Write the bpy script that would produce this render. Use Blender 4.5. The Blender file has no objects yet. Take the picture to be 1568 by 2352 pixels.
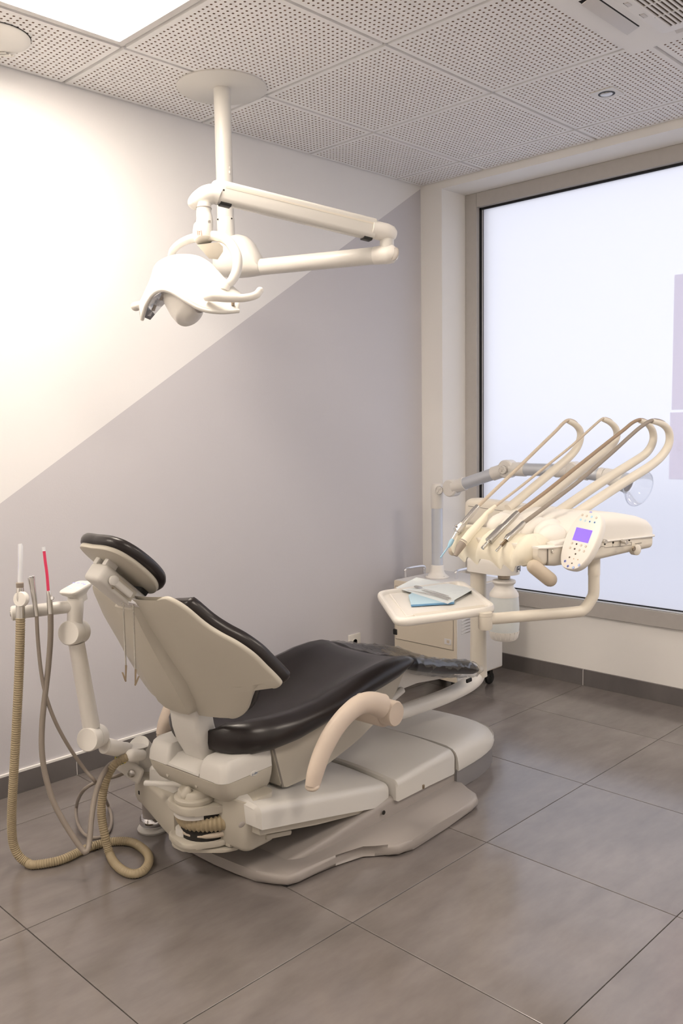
import bpy, bmesh, math, random
from mathutils import Vector, Matrix
random.seed(7)
scene = bpy.context.scene
COL = scene.collection
# ------------------------------------------------------------------ camera
F_PX, PITCH, ROLL, YAW, CAM_H = 1999.607, 0.0979703, -0.0156171, 0.7933008, 1.2922
def rot3(a, ax):
    return Matrix.Rotation(a, 3, ax)
RC = rot3(PITCH, 'X') @ rot3(ROLL, 'Y') @ rot3(YAW, 'Z')        # world -> (right, forward, up)
RCI = RC.transposed()
cam = bpy.data.cameras.new('camera'); cam_o = bpy.data.objects.new('camera', cam); COL.objects.link(cam_o)
cam.sensor_fit = 'VERTICAL'; cam.sensor_height = 36.0; cam.sensor_width = 24.0
cam.lens = F_PX / 2352 * 36.0
cam.clip_start = 0.02; cam.clip_end = 200
M = Matrix.Identity(4)
for k in range(3):
    M[k][0] = RC[0][k]; M[k][1] = RC[2][k]; M[k][2] = -RC[1][k]
M[2][3] = CAM_H
cam_o.matrix_world = M
scene.camera = cam_o
# ------------------------------------------------------------------ world, exposure
world = bpy.data.worlds.new('sky'); scene.world = world; world.use_nodes = True
wn = world.node_tree.nodes; bg = wn['Background']
bg.inputs[0].default_value = (0.885, 0.915, 1.0, 1.0); bg.inputs[1].default_value = 1.45
vs = scene.view_settings
vs.view_transform = 'Standard'; vs.look = 'None'; vs.exposure = 0.0; vs.gamma = 1.0; vs.use_curve_mapping = False
LED_STRENGTH = 27.0
LED_COLOR = (1.0, 0.88, 0.75)
# ------------------------------------------------------------------ pixel -> position helpers
OC = Vector((0, 0, CAM_H))
def ray(u, v):
    return RCI @ Vector(((u - 784.0) / F_PX, 1.0, -(v - 1176.0) / F_PX))
def pz(u, v, z):
    d = ray(u, v); return OC + d * ((z - CAM_H) / d.z)
def pxx(u, v, x):
    d = ray(u, v); return OC + d * (x / d.x)
def py(u, v, y):
    d = ray(u, v); return OC + d * (y / d.y)
def pd(u, v, t):
    return OC + ray(u, v) * t
I4 = Matrix.Identity(4)
CH = Matrix.Translation((1.502, 2.02, 0)) @ Matrix.Rotation(math.radians(4), 4, 'Z')       # chair frame
CHI = CH.inverted()
def on_plane(u, v, F, axis, val):
    """point of the pixel's ray on the plane axis=val of frame F, in F's coordinates"""
    Fi = F.inverted(); o = Fi @ OC; d = Fi.to_3x3() @ ray(u, v)
    return o + d * ((val - o[axis]) / d[axis])
# ------------------------------------------------------------------ materials
MATS = {}
def mat(name, color, rough=0.5, metal=0.0, noise=0.0, nscale=8.0, bump=0.0, bscale=60.0, spec=0.5, coat=0.0, emit=None, estr=0.0, trans=0.0, ior=1.45, alpha=1.0):
    if name in MATS: return MATS[name]
    m = bpy.data.materials.new(name); m.use_nodes = True
    nt = m.node_tree; N = nt.nodes; Lk = nt.links; b = N['Principled BSDF']
    b.inputs['Base Color'].default_value = (*color, 1); b.inputs['Roughness'].default_value = rough
    b.inputs['Metallic'].default_value = metal; b.inputs['Specular IOR Level'].default_value = spec
    b.inputs['Coat Weight'].default_value = coat; b.inputs['IOR'].default_value = ior
    b.inputs['Transmission Weight'].default_value = trans; b.inputs['Alpha'].default_value = alpha
    if emit:
        b.inputs['Emission Color'].default_value = (*emit, 1); b.inputs['Emission Strength'].default_value = estr
    tc = N.new('ShaderNodeTexCoord')
    if noise:
        n = N.new('ShaderNodeTexNoise'); n.inputs['Scale'].default_value = nscale; n.inputs['Detail'].default_value = 4
        Lk.new(tc.outputs['Object'], n.inputs['Vector'])
        mx = N.new('ShaderNodeMix'); mx.data_type = 'RGBA'
        mx.inputs['A'].default_value = (*[max(0, c * (1 - noise)) for c in color], 1)
        mx.inputs['B'].default_value = (*[min(1, c * (1 + noise)) for c in color], 1)
        Lk.new(n.outputs['Fac'], mx.inputs['Factor']); Lk.new(mx.outputs['Result'], b.inputs['Base Color'])
    if bump:
        n2 = N.new('ShaderNodeTexNoise'); n2.inputs['Scale'].default_value = bscale; n2.inputs['Detail'].default_value = 3
        Lk.new(tc.outputs['Object'], n2.inputs['Vector'])
        bp = N.new('ShaderNodeBump'); bp.inputs['Strength'].default_value = bump; bp.inputs['Distance'].default_value = 0.002
        Lk.new(n2.outputs['Fac'], bp.inputs['Height']); Lk.new(bp.outputs['Normal'], b.inputs['Normal'])
    MATS[name] = m
    return m
def film(name, tint, gloss=0.12, rough=0.08, opacity=0.0, bump=0.0, bscale=25, fres=0.6):
    """thin clear plastic film: see-through with a glossy skin"""
    m = bpy.data.materials.new(name); m.use_nodes = True; nt = m.node_tree; N = nt.nodes; Lk = nt.links; N.clear()
    out = N.new('ShaderNodeOutputMaterial'); tr = N.new('ShaderNodeBsdfTransparent'); tr.inputs[0].default_value = (*tint, 1)
    gl = N.new('ShaderNodeBsdfGlossy'); gl.inputs['Roughness'].default_value = rough
    df = N.new('ShaderNodeBsdfDiffuse'); df.inputs[0].default_value = (0.85, 0.88, 0.9, 1)
    lw = N.new('ShaderNodeLayerWeight'); lw.inputs[0].default_value = 0.35
    mu = N.new('ShaderNodeMath'); mu.operation = 'MULTIPLY_ADD'; mu.inputs[1].default_value = fres; mu.inputs[2].default_value = gloss
    Lk.new(lw.outputs['Fresnel'], mu.inputs[0])
    m1 = N.new('ShaderNodeMixShader'); m1.inputs[0].default_value = opacity; Lk.new(tr.outputs[0], m1.inputs[1]); Lk.new(df.outputs[0], m1.inputs[2])
    m2 = N.new('ShaderNodeMixShader'); Lk.new(mu.outputs[0], m2.inputs[0]); Lk.new(m1.outputs[0], m2.inputs[1]); Lk.new(gl.outputs[0], m2.inputs[2])
    Lk.new(m2.outputs[0], out.inputs['Surface'])
    if bump:
        tc = N.new('ShaderNodeTexCoord'); n2 = N.new('ShaderNodeTexNoise'); n2.inputs['Scale'].default_value = bscale
        Lk.new(tc.outputs['Object'], n2.inputs['Vector']); bp = N.new('ShaderNodeBump'); bp.inputs['Strength'].default_value = bump; bp.inputs['Distance'].default_value = 0.01
        Lk.new(n2.outputs['Fac'], bp.inputs['Height']); Lk.new(bp.outputs['Normal'], gl.inputs['Normal'])
    MATS[name] = m
    return m
def frosted(name):
    """frosted glazing: part even glow, part forward scattering, a little diffuse reflection"""
    m = bpy.data.materials.new(name); m.use_nodes = True; nt = m.node_tree; N = nt.nodes; Lk = nt.links; N.clear()
    out = N.new('ShaderNodeOutputMaterial'); t = N.new('ShaderNodeBsdfTranslucent'); t.inputs[0].default_value = (0.92, 0.90, 0.92, 1)
    r = N.new('ShaderNodeBsdfRefraction'); r.inputs['Color'].default_value = (0.93, 0.92, 0.955, 1); r.inputs['Roughness'].default_value = 0.55; r.inputs['IOR'].default_value = 1.25
    d = N.new('ShaderNodeBsdfDiffuse'); d.inputs[0].default_value = (0.9, 0.9, 0.92, 1)
    m1 = N.new('ShaderNodeMixShader'); m1.inputs[0].default_value = 0.42; Lk.new(t.outputs[0], m1.inputs[1]); Lk.new(r.outputs[0], m1.inputs[2])
    m2 = N.new('ShaderNodeMixShader'); m2.inputs[0].default_value = 0.14; Lk.new(m1.outputs[0], m2.inputs[1]); Lk.new(d.outputs[0], m2.inputs[2]); Lk.new(m2.outputs[0], out.inputs['Surface'])
    MATS[name] = m
    return m
def translucent(name, color, refl=0.25):
    m = bpy.data.materials.new(name); m.use_nodes = True; nt = m.node_tree; N = nt.nodes; Lk = nt.links; N.clear()
    out = N.new('ShaderNodeOutputMaterial'); t = N.new('ShaderNodeBsdfTranslucent'); t.inputs[0].default_value = (*color, 1)
    d = N.new('ShaderNodeBsdfDiffuse'); d.inputs[0].default_value = (0.9, 0.9, 0.92, 1)
    mx = N.new('ShaderNodeMixShader'); mx.inputs[0].default_value = refl
    Lk.new(t.outputs[0], mx.inputs[1]); Lk.new(d.outputs[0], mx.inputs[2]); Lk.new(mx.outputs[0], out.inputs['Surface'])
    MATS[name] = m
    return m
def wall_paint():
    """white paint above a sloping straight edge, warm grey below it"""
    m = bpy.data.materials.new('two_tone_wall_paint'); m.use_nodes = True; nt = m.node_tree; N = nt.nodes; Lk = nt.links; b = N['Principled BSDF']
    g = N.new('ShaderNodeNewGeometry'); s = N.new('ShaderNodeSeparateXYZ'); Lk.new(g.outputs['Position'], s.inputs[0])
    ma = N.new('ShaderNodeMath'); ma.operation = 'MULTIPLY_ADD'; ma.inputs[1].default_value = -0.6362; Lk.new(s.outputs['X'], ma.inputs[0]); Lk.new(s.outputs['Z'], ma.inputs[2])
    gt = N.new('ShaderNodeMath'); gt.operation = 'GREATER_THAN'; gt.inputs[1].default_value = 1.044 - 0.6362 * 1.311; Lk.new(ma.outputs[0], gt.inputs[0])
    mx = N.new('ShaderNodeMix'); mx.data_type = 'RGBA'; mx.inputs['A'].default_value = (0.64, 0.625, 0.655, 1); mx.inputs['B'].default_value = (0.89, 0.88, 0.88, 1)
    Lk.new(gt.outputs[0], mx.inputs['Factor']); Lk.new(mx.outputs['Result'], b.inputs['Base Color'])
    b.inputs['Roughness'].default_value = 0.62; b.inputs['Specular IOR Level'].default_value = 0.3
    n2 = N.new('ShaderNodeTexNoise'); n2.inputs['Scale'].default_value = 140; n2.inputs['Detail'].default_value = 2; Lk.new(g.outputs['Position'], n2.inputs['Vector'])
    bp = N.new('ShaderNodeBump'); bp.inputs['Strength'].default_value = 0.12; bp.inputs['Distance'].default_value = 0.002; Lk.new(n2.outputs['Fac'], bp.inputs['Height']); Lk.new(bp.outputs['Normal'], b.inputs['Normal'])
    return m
def tile_mat(name, c1, c2, rough):
    m = bpy.data.materials.new(name); m.use_nodes = True; nt = m.node_tree; N = nt.nodes; Lk = nt.links; b = N['Principled BSDF']
    tc = N.new('ShaderNodeTexCoord'); oi = N.new('ShaderNodeObjectInfo')
    cb = N.new('ShaderNodeVectorMath'); cb.operation = 'SCALE'; cb.inputs['Scale'].default_value = 37.0
    cx = N.new('ShaderNodeCombineXYZ'); Lk.new(oi.outputs['Random'], cx.inputs[0]); Lk.new(oi.outputs['Random'], cx.inputs[1]); Lk.new(cx.outputs[0], cb.inputs[0])
    ad = N.new('ShaderNodeVectorMath'); ad.operation = 'ADD'; Lk.new(tc.outputs['Object'], ad.inputs[0]); Lk.new(cb.outputs[0], ad.inputs[1])
    mp = N.new('ShaderNodeMapping'); mp.inputs['Scale'].default_value = (3.2, 9.0, 3.2); mp.inputs['Rotation'].default_value = (0, 0, 0.25); Lk.new(ad.outputs[0], mp.inputs[0])
    n1 = N.new('ShaderNodeTexNoise'); n1.inputs['Scale'].default_value = 1.4; n1.inputs['Detail'].default_value = 8; n1.inputs['Roughness'].default_value = 0.62; Lk.new(mp.outputs[0], n1.inputs['Vector'])
    n3 = N.new('ShaderNodeTexNoise'); n3.inputs['Scale'].default_value = 3.0; n3.inputs['Detail'].default_value = 5; Lk.new(ad.outputs[0], n3.inputs['Vector'])
    av = N.new('ShaderNodeMath'); av.operation = 'ADD'; Lk.new(n1.outputs['Fac'], av.inputs[0]); Lk.new(n3.outputs['Fac'], av.inputs[1])
    rp = N.new('ShaderNodeMapRange'); rp.inputs['From Min'].default_value = 0.72; rp.inputs['From Max'].default_value = 1.28; Lk.new(av.outputs[0], rp.inputs['Value'])
    mx = N.new('ShaderNodeMix'); mx.data_type = 'RGBA'; mx.inputs['A'].default_value = (*c1, 1); mx.inputs['B'].default_value = (*c2, 1)
    Lk.new(rp.outputs[0], mx.inputs['Factor']); Lk.new(mx.outputs['Result'], b.inputs['Base Color'])
    b.inputs['Specular IOR Level'].default_value = 1.0
    rr = N.new('ShaderNodeMapRange'); rr.inputs['To Min'].default_value = rough - 0.05; rr.inputs['To Max'].default_value = rough + 0.09; Lk.new(n1.outputs['Fac'], rr.inputs['Value']); Lk.new(rr.outputs[0], b.inputs['Roughness'])
    bp = N.new('ShaderNodeBump'); bp.inputs['Strength'].default_value = 0.10; bp.inputs['Distance'].default_value = 0.002; Lk.new(n1.outputs['Fac'], bp.inputs['Height']); Lk.new(bp.outputs['Normal'], b.inputs['Normal'])
    return m
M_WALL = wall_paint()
M_WHITEWALL = mat('white_wall_paint', (0.90, 0.88, 0.85), 0.6, bump=0.1, bscale=150, spec=0.3)
M_TILE = tile_mat('grey_porcelain_tile', (0.158, 0.139, 0.130), (0.228, 0.203, 0.191), 0.15)
M_SKIRT = tile_mat('dark_porcelain_skirting', (0.105, 0.094, 0.092), (0.155, 0.14, 0.136), 0.45)
M_GROUT = mat('dark_grout', (0.055, 0.048, 0.045), 0.9)
M_CEIL = mat('white_ceiling_board', (0.86, 0.85, 0.84), 0.75, spec=0.2)
M_CEILBACK = mat('brown_fleece_and_hole_shade', (0.30, 0.20, 0.14), 0.95)
M_GRID = mat('white_ceiling_grid', (0.66, 0.64, 0.63), 0.55)
M_PLENUM = mat('dark_plenum', (0.03, 0.03, 0.03), 1.0)
M_ALU = mat('grey_window_frame', (0.50, 0.475, 0.45), 0.5, metal=0.0, noise=0.06, nscale=30)
M_GASKET = mat('black_rubber_gasket', (0.012, 0.013, 0.016), 0.6)
M_SILVERBAR = mat('silver_spacer_bar', (0.7, 0.72, 0.76), 0.35, metal=0.3)
M_GLASS = frosted('frosted_glass')
M_STREET = mat('blue_grey_asphalt', (0.47, 0.50, 0.58), 0.9, noise=0.1)
M_PAPER = translucent('thin_poster_paper', (0.92, 0.88, 0.92), 0.08)
M_INK = translucent('faint_ink', (0.90, 0.88, 0.86), 0.1)
M_CREAM = mat('shaded_cream_plastic', (0.52, 0.485, 0.415), 0.42, noise=0.03, nscale=5)  # same plastic as the covers, darkened for parts turned from the window
M_CREAM2 = mat('lit_cream_plastic', (0.66, 0.64, 0.605), 0.38, noise=0.02, nscale=5)  # same cream plastic, window light put into the colour of the covers
M_ARMREST = mat('beige_plastic', (0.62, 0.525, 0.44), 0.5, noise=0.03)
M_BASE = mat('grey_beige_base_plastic', (0.36, 0.328, 0.305), 0.42, noise=0.05, nscale=6, bump=0.05, bscale=300)
M_GREYSKIRT = mat('grey_toe_skirt', (0.24, 0.23, 0.235), 0.5)
M_LEATHER = mat('black_brown_upholstery', (0.016, 0.012, 0.012), 0.30, noise=0.1, nscale=20, bump=0.08, bscale=400, spec=0.55)
M_WHITE = mat('white_enamel', (0.72, 0.70, 0.66), 0.3)
M_UNIT = mat('ivory_unit_plastic', (0.76, 0.71, 0.62), 0.4, noise=0.02)
M_UNITW = mat('white_unit_plastic', (0.85, 0.82, 0.77), 0.38)
M_SILICONE = mat('ivory_silicone_mat', (0.84, 0.785, 0.65), 0.5)
M_HANDLE = mat('tan_plastic_grip', (0.55, 0.47, 0.37), 0.55)
M_HOSE = mat('tan_ribbed_hose', (0.38, 0.31, 0.20), 0.5, noise=0.05)
M_HOSEG = mat('grey_hose', (0.29, 0.25, 0.215), 0.5)
M_HOSEB = mat('brown_hose', (0.34, 0.25, 0.175), 0.5)
M_HOSEL = mat('light_taupe_hose', (0.56, 0.48, 0.39), 0.5)
M_STEEL = mat('brushed_steel', (0.62, 0.60, 0.57), 0.26, metal=1.0)
M_CHROME = mat('chrome', (0.78, 0.78, 0.8), 0.12, metal=1.0)
M_ALUTUBE = mat('satin_aluminium_tube', (0.66, 0.69, 0.74), 0.45, metal=0.45)
M_BRONZE = mat('dull_brass', (0.35, 0.28, 0.2), 0.35, metal=1.0)
M_BLACK = mat('black_plastic', (0.012, 0.012, 0.012), 0.5)
M_DARK = mat('dark_recess', (0.02, 0.018, 0.016), 0.9)
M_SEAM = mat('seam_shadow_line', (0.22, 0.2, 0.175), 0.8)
M_GREYTIP = mat('taupe_tip_plastic', (0.33, 0.28, 0.24), 0.5)
M_BLUE = mat('pale_blue_plastic', (0.38, 0.63, 0.82), 0.4)
M_PINK = mat('crimson_plastic_straw', (0.75, 0.05, 0.13), 0.35)
M_CLEARTIP = mat('milky_white_tip', (0.80, 0.82, 0.86), 0.35)
M_CLOTH = mat('light_blue_paper_bib', (0.50, 0.68, 0.80), 0.8, bump=0.2, bscale=200)
M_CLOTHD = mat('blue_paper_fold', (0.15, 0.33, 0.55), 0.8)
M_YELLOW = mat('yellow_band', (0.75, 0.62, 0.03), 0.5)
M_GREEN = mat('green_band', (0.02, 0.11, 0.05), 0.5)
M_KEYTAN = mat('tan_printed_ring', (0.62, 0.5, 0.38), 0.6)
M_KEYBLUE = mat('light_blue_printed_key', (0.45, 0.72, 0.9), 0.6)
M_KEYDARK = mat('dark_blue_printed_key', (0.06, 0.09, 0.28), 0.6)
M_KEYBLACK = mat('brown_black_printed_dot', (0.06, 0.04, 0.03), 0.6)
M_KEYVIOLET = mat('violet_printed_mark', (0.36, 0.38, 0.78), 0.6)
M_RED = mat('pale_red_print', (0.8, 0.3, 0.22), 0.6)
M_BLUEPRINT = mat('blue_logo_print', (0.03, 0.10, 0.22), 0.6)
M_SCREEN = mat('violet_lit_screen', (0.2, 0.12, 0.6), 0.12, emit=(0.20, 0.10, 0.78), estr=0.75)
M_LED = mat('led_diffuser', (1, 1, 1), 0.6, emit=LED_COLOR, estr=LED_STRENGTH)
M_CASE = mat('ivory_powder_coat', (0.70, 0.63, 0.52), 0.5)
M_CASEW = mat('white_powder_coat', (0.72, 0.71, 0.71), 0.5)
M_BOTTLE = mat('milky_bottle_plastic', (0.74, 0.78, 0.78), 0.3)
M_FILM = film('clear_plastic_sleeve', (0.95, 0.955, 0.96), 0.10, 0.06, 0.0, bump=0.9, bscale=16, fres=0.5)
M_POUCH = film('clear_sterile_pouch', (0.98, 0.99, 1.0), 0.02, 0.35, 0.10, bump=0.4, bscale=30, fres=0.10)
M_HOOD = film('clear_acrylic_hood', (0.97, 0.98, 1.0), 0.04, 0.05, 0.02, fres=0.3)
M_MIRROR = mat('lamp_reflector', (0.80, 0.84, 0.92), 0.22, metal=0.85)
# ------------------------------------------------------------------ mesh helpers
FR = I4
ROOTM = {}
def frame(Mx):
    global FR; FR = Mx
def tag(o, label, cat, group=None, kind=None):
    if label: o['label'] = label
    if cat: o['category'] = cat
    if group: o['group'] = group
    if kind: o['kind'] = kind
    return o
def thing(name, label, cat, Mx=None, group=None, kind=None):
    o = bpy.data.objects.new(name, None); COL.objects.link(o); o.empty_display_size = 0.05
    Mx = Mx or I4; o.matrix_world = Mx; ROOTM[o.name] = Mx.copy()
    return tag(o, label, cat, group, kind)
def top(o):
    while o.parent: o = o.parent
    return o
def emit(name, geo, m, parent=None, smooth=True, angle=40, fmats=None):
    V, Fc = geo[0], geo[1]
    W = [FR @ Vector(v) for v in V]
    me = bpy.data.meshes.new(name)
    if parent is not None:
        inv = ROOTM[top(parent).name].inverted(); W = [inv @ w for w in W]; loc = None
    else:
        xs = [w.x for w in W]; ys = [w.y for w in W]; zs = [w.z for w in W]
        loc = Vector(((min(xs) + max(xs)) / 2, (min(ys) + max(ys)) / 2, min(zs))); W = [w - loc for w in W]
    me.from_pydata(W, [], Fc)
    mm = m if isinstance(m, (list, tuple)) else [m]
    for x in mm: me.materials.append(x)
    if fmats: me.polygons.foreach_set('material_index', fmats)
    bm = bmesh.new(); bm.from_mesh(me); bmesh.ops.recalc_face_normals(bm, faces=bm.faces); bm.to_mesh(me); bm.free()
    if smooth:
        me.polygons.foreach_set('use_smooth', [True] * len(me.polygons)); me.set_sharp_from_angle(angle=math.radians(angle))
    me.update()
    o = bpy.data.objects.new(name, me); COL.objects.link(o)
    if parent is not None: o.parent = parent
    else:
        o.location = loc; ROOTM[o.name] = Matrix.Translation(loc)
    return o
def struct(name, geo, m, parent=None, **k):
    o = emit(name, geo, m, parent, **k)
    if parent is None: o['kind'] = 'structure'
    return o
def join(*gs):
    V, Fc = [], []
    for g in gs:
        n = len(V); V += [Vector(v) for v in g[0]]; Fc += [[i + n for i in f] for f in g[1]]
    return V, Fc
def xf(geo, Mx):
    return [Mx @ Vector(v) for v in geo[0]], geo[1]
def from_bm(bm):
    bm.verts.index_update(); g = ([v.co.copy() for v in bm.verts], [[v.index for v in f.verts] for f in bm.faces]); bm.free(); return g
def box(x0, x1, y0, y1, z0, z1):
    V = [(x, y, z) for x in (x0, x1) for y in (y0, y1) for z in (z0, z1)]
    return V, [[0, 1, 3, 2], [4, 6, 7, 5], [0, 4, 5, 1], [2, 3, 7, 6], [0, 2, 6, 4], [1, 5, 7, 3]]
def rbox(x0, x1, y0, y1, z0, z1, b=0.005, seg=2):
    bm = bmesh.new()
    g = box(x0, x1, y0, y1, z0, z1); vs_ = [bm.verts.new(v) for v in g[0]]
    for f in g[1]: bm.faces.new([vs_[i] for i in f])
    b = min(b, 0.49 * min(abs(x1 - x0), abs(y1 - y0), abs(z1 - z0)))
    bmesh.ops.bevel(bm, geom=list(bm.edges), offset=b, segments=seg, profile=0.5, affect='EDGES')
    return from_bm(bm)
def catmull(P, n=6, closed=False):
    P = [Vector(p) for p in P]; out = []
    N = len(P)
    rng = range(N) if closed else range(N - 1)
    for i in rng:
        if closed: a, b, c, d = P[(i - 1) % N], P[i], P[(i + 1) % N], P[(i + 2) % N]
        else: a, b, c, d = P[max(i - 1, 0)], P[i], P[i + 1], P[min(i + 2, N - 1)]
        for k in range(n):
            t = k / n; t2 = t * t; t3 = t2 * t
            out.append(0.5 * ((2 * b) + (c - a) * t + (2 * a - 5 * b + 4 * c - d) * t2 + (3 * b - a - 3 * c + d) * t3))
    if not closed: out.append(P[-1].copy())
    return out
def resample(P, step):
    out = [P[0].copy()]; acc = 0.0
    for a, b in zip(P, P[1:]):
        L = (b - a).length
        while L > 0 and acc + L >= step:
            f = (step - acc) / L; a = a + (b - a) * f; out.append(a.copy()); L = (b - a).length; acc = 0.0
        acc += L
    if (out[-1] - P[-1]).length > step * 0.3: out.append(P[-1].copy())
    return out
def tube(P, r, seg=12, cap=True, closed=False, flat=1.0, up=None):
    """swept tube; r a number or list; flat squashes the section along the second axis"""
    P = [Vector(p) for p in P]; n = len(P); R = r if isinstance(r, (list, tuple)) else [r] * n
    if len(R) != n:
        R = [R[min(int(i * (len(R) - 1) / (n - 1)), len(R) - 2)] * (1 - (i * (len(R) - 1) / (n - 1) - min(int(i * (len(R) - 1) / (n - 1)), len(R) - 2))) + R[min(int(i * (len(R) - 1) / (n - 1)), len(R) - 2) + 1] * (i * (len(R) - 1) / (n - 1) - min(int(i * (len(R) - 1) / (n - 1)), len(R) - 2)) for i in range(n)]
    T = []
    for i in range(n):
        a = P[(i - 1) % n] if (closed or i > 0) else P[0]; b = P[(i + 1) % n] if (closed or i < n - 1) else P[-1]
        t = (b - a); T.append(t.normalized() if t.length > 1e-9 else Vector((0, 0, 1)))
    ref = Vector(up) if up else (Vector((0, 0, 1)) if abs(T[0].z) < 0.9 else Vector((1, 0, 0)))
    u = (ref - T[0] * ref.dot(T[0])).normalized(); V = []; Fc = []
    for i in range(n):
        u = (u - T[i] * u.dot(T[i])).normalized(); w = T[i].cross(u)
        for k in range(seg):
            a = 2 * math.pi * k / seg; V.append(P[i] + u * (math.cos(a) * R[i]) + w * (math.sin(a) * R[i] * flat))
    m = n if closed else n - 1
    for i in range(m):
        j = (i + 1) % n
        for k in range(seg):
            k2 = (k + 1) % seg; Fc.append([i * seg + k, i * seg + k2, j * seg + k2, j * seg + k])
    if cap and not closed:
        Fc.append([k for k in range(seg)][::-1]); Fc.append([(n - 1) * seg + k for k in range(seg)])
    return V, Fc
def capsule(a, b, r, seg=14):
    a = Vector(a); b = Vector(b); d = (b - a).normalized(); P = []; R = []
    for k in range(5):
        t = math.pi / 2 * k / 4; P.append(a - d * r * math.cos(t)); R.append(max(r * math.sin(t), r * 0.03))
    for k in range(5):
        t = math.pi / 2 * k / 4; P.append(b + d * r * math.sin(t)); R.append(max(r * math.cos(t), r * 0.03))
    return tube(P, R, seg)
def lathe(prof, o=(0, 0, 0), ax=(0, 0, 1), seg=24):
    """profile of (radius, height) pairs turned about the axis"""
    o = Vector(o); ax = Vector(ax).normalized(); ref = Vector((1, 0, 0)) if abs(ax.x) < 0.9 else Vector((0, 1, 0))
    u = (ref - ax * ref.dot(ax)).normalized(); w = ax.cross(u); V = []; Fc = []
    for r, h in prof:
        for k in range(seg):
            a = 2 * math.pi * k / seg; V.append(o + ax * h + (u * math.cos(a) + w * math.sin(a)) * max(r, 1e-5))
    for i in range(len(prof) - 1):
        for k in range(seg):
            k2 = (k + 1) % seg; Fc.append([i * seg + k, i * seg + k2, (i + 1) * seg + k2, (i + 1) * seg + k])
    Fc.append(list(range(seg))[::-1]); Fc.append([(len(prof) - 1) * seg + k for k in range(seg)])
    return V, Fc
def disc(o, ax, r, h, b=0.003, seg=24):
    return lathe([(r - b, 0), (r, b), (r, h - b), (r - b, h)], o, ax, seg)
def loft(rings, cap=True, closed=True):
    V = [Vector(p) for r in rings for p in r]; n = len(rings[0]); Fc = []
    for i in range(len(rings) - 1):
        for k in range(n if closed else n - 1):
            k2 = (k + 1) % n; Fc.append([i * n + k, i * n + k2, (i + 1) * n + k2, (i + 1) * n + k])
    if cap and closed:
        Fc.append(list(range(n))[::-1]); Fc.append([(len(rings) - 1) * n + k for k in range(n)])
    return V, Fc
def rsec(w0, w1, z0, z1, r, n=4):
    """rounded rectangle in (a, b): corner radius r or 4 radii (a0b0, a1b0, a1b1, a0b1)"""
    rr = r if isinstance(r, (list, tuple)) else [r] * 4
    lim = 0.499 * min(abs(w1 - w0), abs(z1 - z0)); rr = [min(x, lim) for x in rr]
    cs = [(w0 + rr[0], z0 + rr[0], 180, rr[0]), (w1 - rr[1], z0 + rr[1], 270, rr[1]), (w1 - rr[2], z1 - rr[2], 0, rr[2]), (w0 + rr[3], z1 - rr[3], 90, rr[3])]
    out = []
    for cx, cz, a0, q in cs:
        for k in range(n + 1):
            a = math.radians(a0 + 90 * k / n); out.append((cx + q * math.cos(a), cz + q * math.sin(a)))
    return out
def round_poly(P, r, n=4):
    out = []; N = len(P)
    for i in range(N):
        a, b, c = Vector(P[i - 1]), Vector(P[i]), Vector(P[(i + 1) % N]); q = r[i] if isinstance(r, (list, tuple)) else r
        d1 = (a - b); d2 = (c - b); q1 = min(q, 0.45 * d1.length, 0.45 * d2.length); p1 = b + d1.normalized() * q1; p2 = b + d2.normalized() * q1
        for k in range(n + 1):
            t = k / n; out.append(p1 * (1 - t) ** 2 + b * 2 * t * (1 - t) + p2 * t * t)
    return out
def prism(P, h0, h1, bev=0.0, seg=2, Mx=None):
    """outline (a, b) extruded along c from h0 to h1, edges rounded"""
    bm = bmesh.new()
    lo = [bm.verts.new((p[0], p[1], h0)) for p in P]; hi = [bm.verts.new((p[0], p[1], h1)) for p in P]; n = len(P)
    bm.faces.new(lo[::-1]); bm.faces.new(hi)
    for i in range(n): bm.faces.new([lo[i], lo[(i + 1) % n], hi[(i + 1) % n], hi[i]])
    if bev:
        ed = [e for e in bm.edges if (e.verts[0] in lo) == (e.verts[1] in lo)]
        bmesh.ops.bevel(bm, geom=ed, offset=bev, segments=seg, profile=0.5, affect='EDGES')
    g = from_bm(bm)
    return xf(g, Mx) if Mx is not None else g
def axes(o, a, b, c):
    Mx = Matrix.Identity(4)
    for k in range(3): Mx[k][0] = a[k]; Mx[k][1] = b[k]; Mx[k][2] = c[k]; Mx[k][3] = o[k]
    return Mx
XZ = axes((0, 0, 0), (1, 0, 0), (0, 0, 1), (0, -1, 0))           # outline in x,z ; extrude along -y
def ellipsoid(c, a, b, d, n=12, m=16):
    """a, b, d: half-axis vectors"""
    c, a, b, d = Vector(c), Vector(a), Vector(b), Vector(d); V = []; Fc = []
    for i in range(1, n):
        t = math.pi * i / n
        for k in range(m):
            p = 2 * math.pi * k / m; V.append(c + a * (math.sin(t) * math.cos(p)) + b * (math.sin(t) * math.sin(p)) + d * math.cos(t))
    for i in range(n - 2):
        for k in range(m): Fc.append([i * m + k, i * m + (k + 1) % m, (i + 1) * m + (k + 1) % m, (i + 1) * m + k])
    V.append(c + d); V.append(c - d); t0 = len(V) - 2
    for k in range(m):
        Fc.append([t0, (k + 1) % m, k]); Fc.append([t0 + 1, (n - 2) * m + k, (n - 2) * m + (k + 1) % m])
    return V, Fc
def ribbed(P, r, pitch, depth, seg=12):
    """corrugated hose"""
    P = resample(catmull(P, 14), pitch / 2); R = [r if i % 2 else r - depth for i in range(len(P))]
    return tube(P, R, seg)
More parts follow.
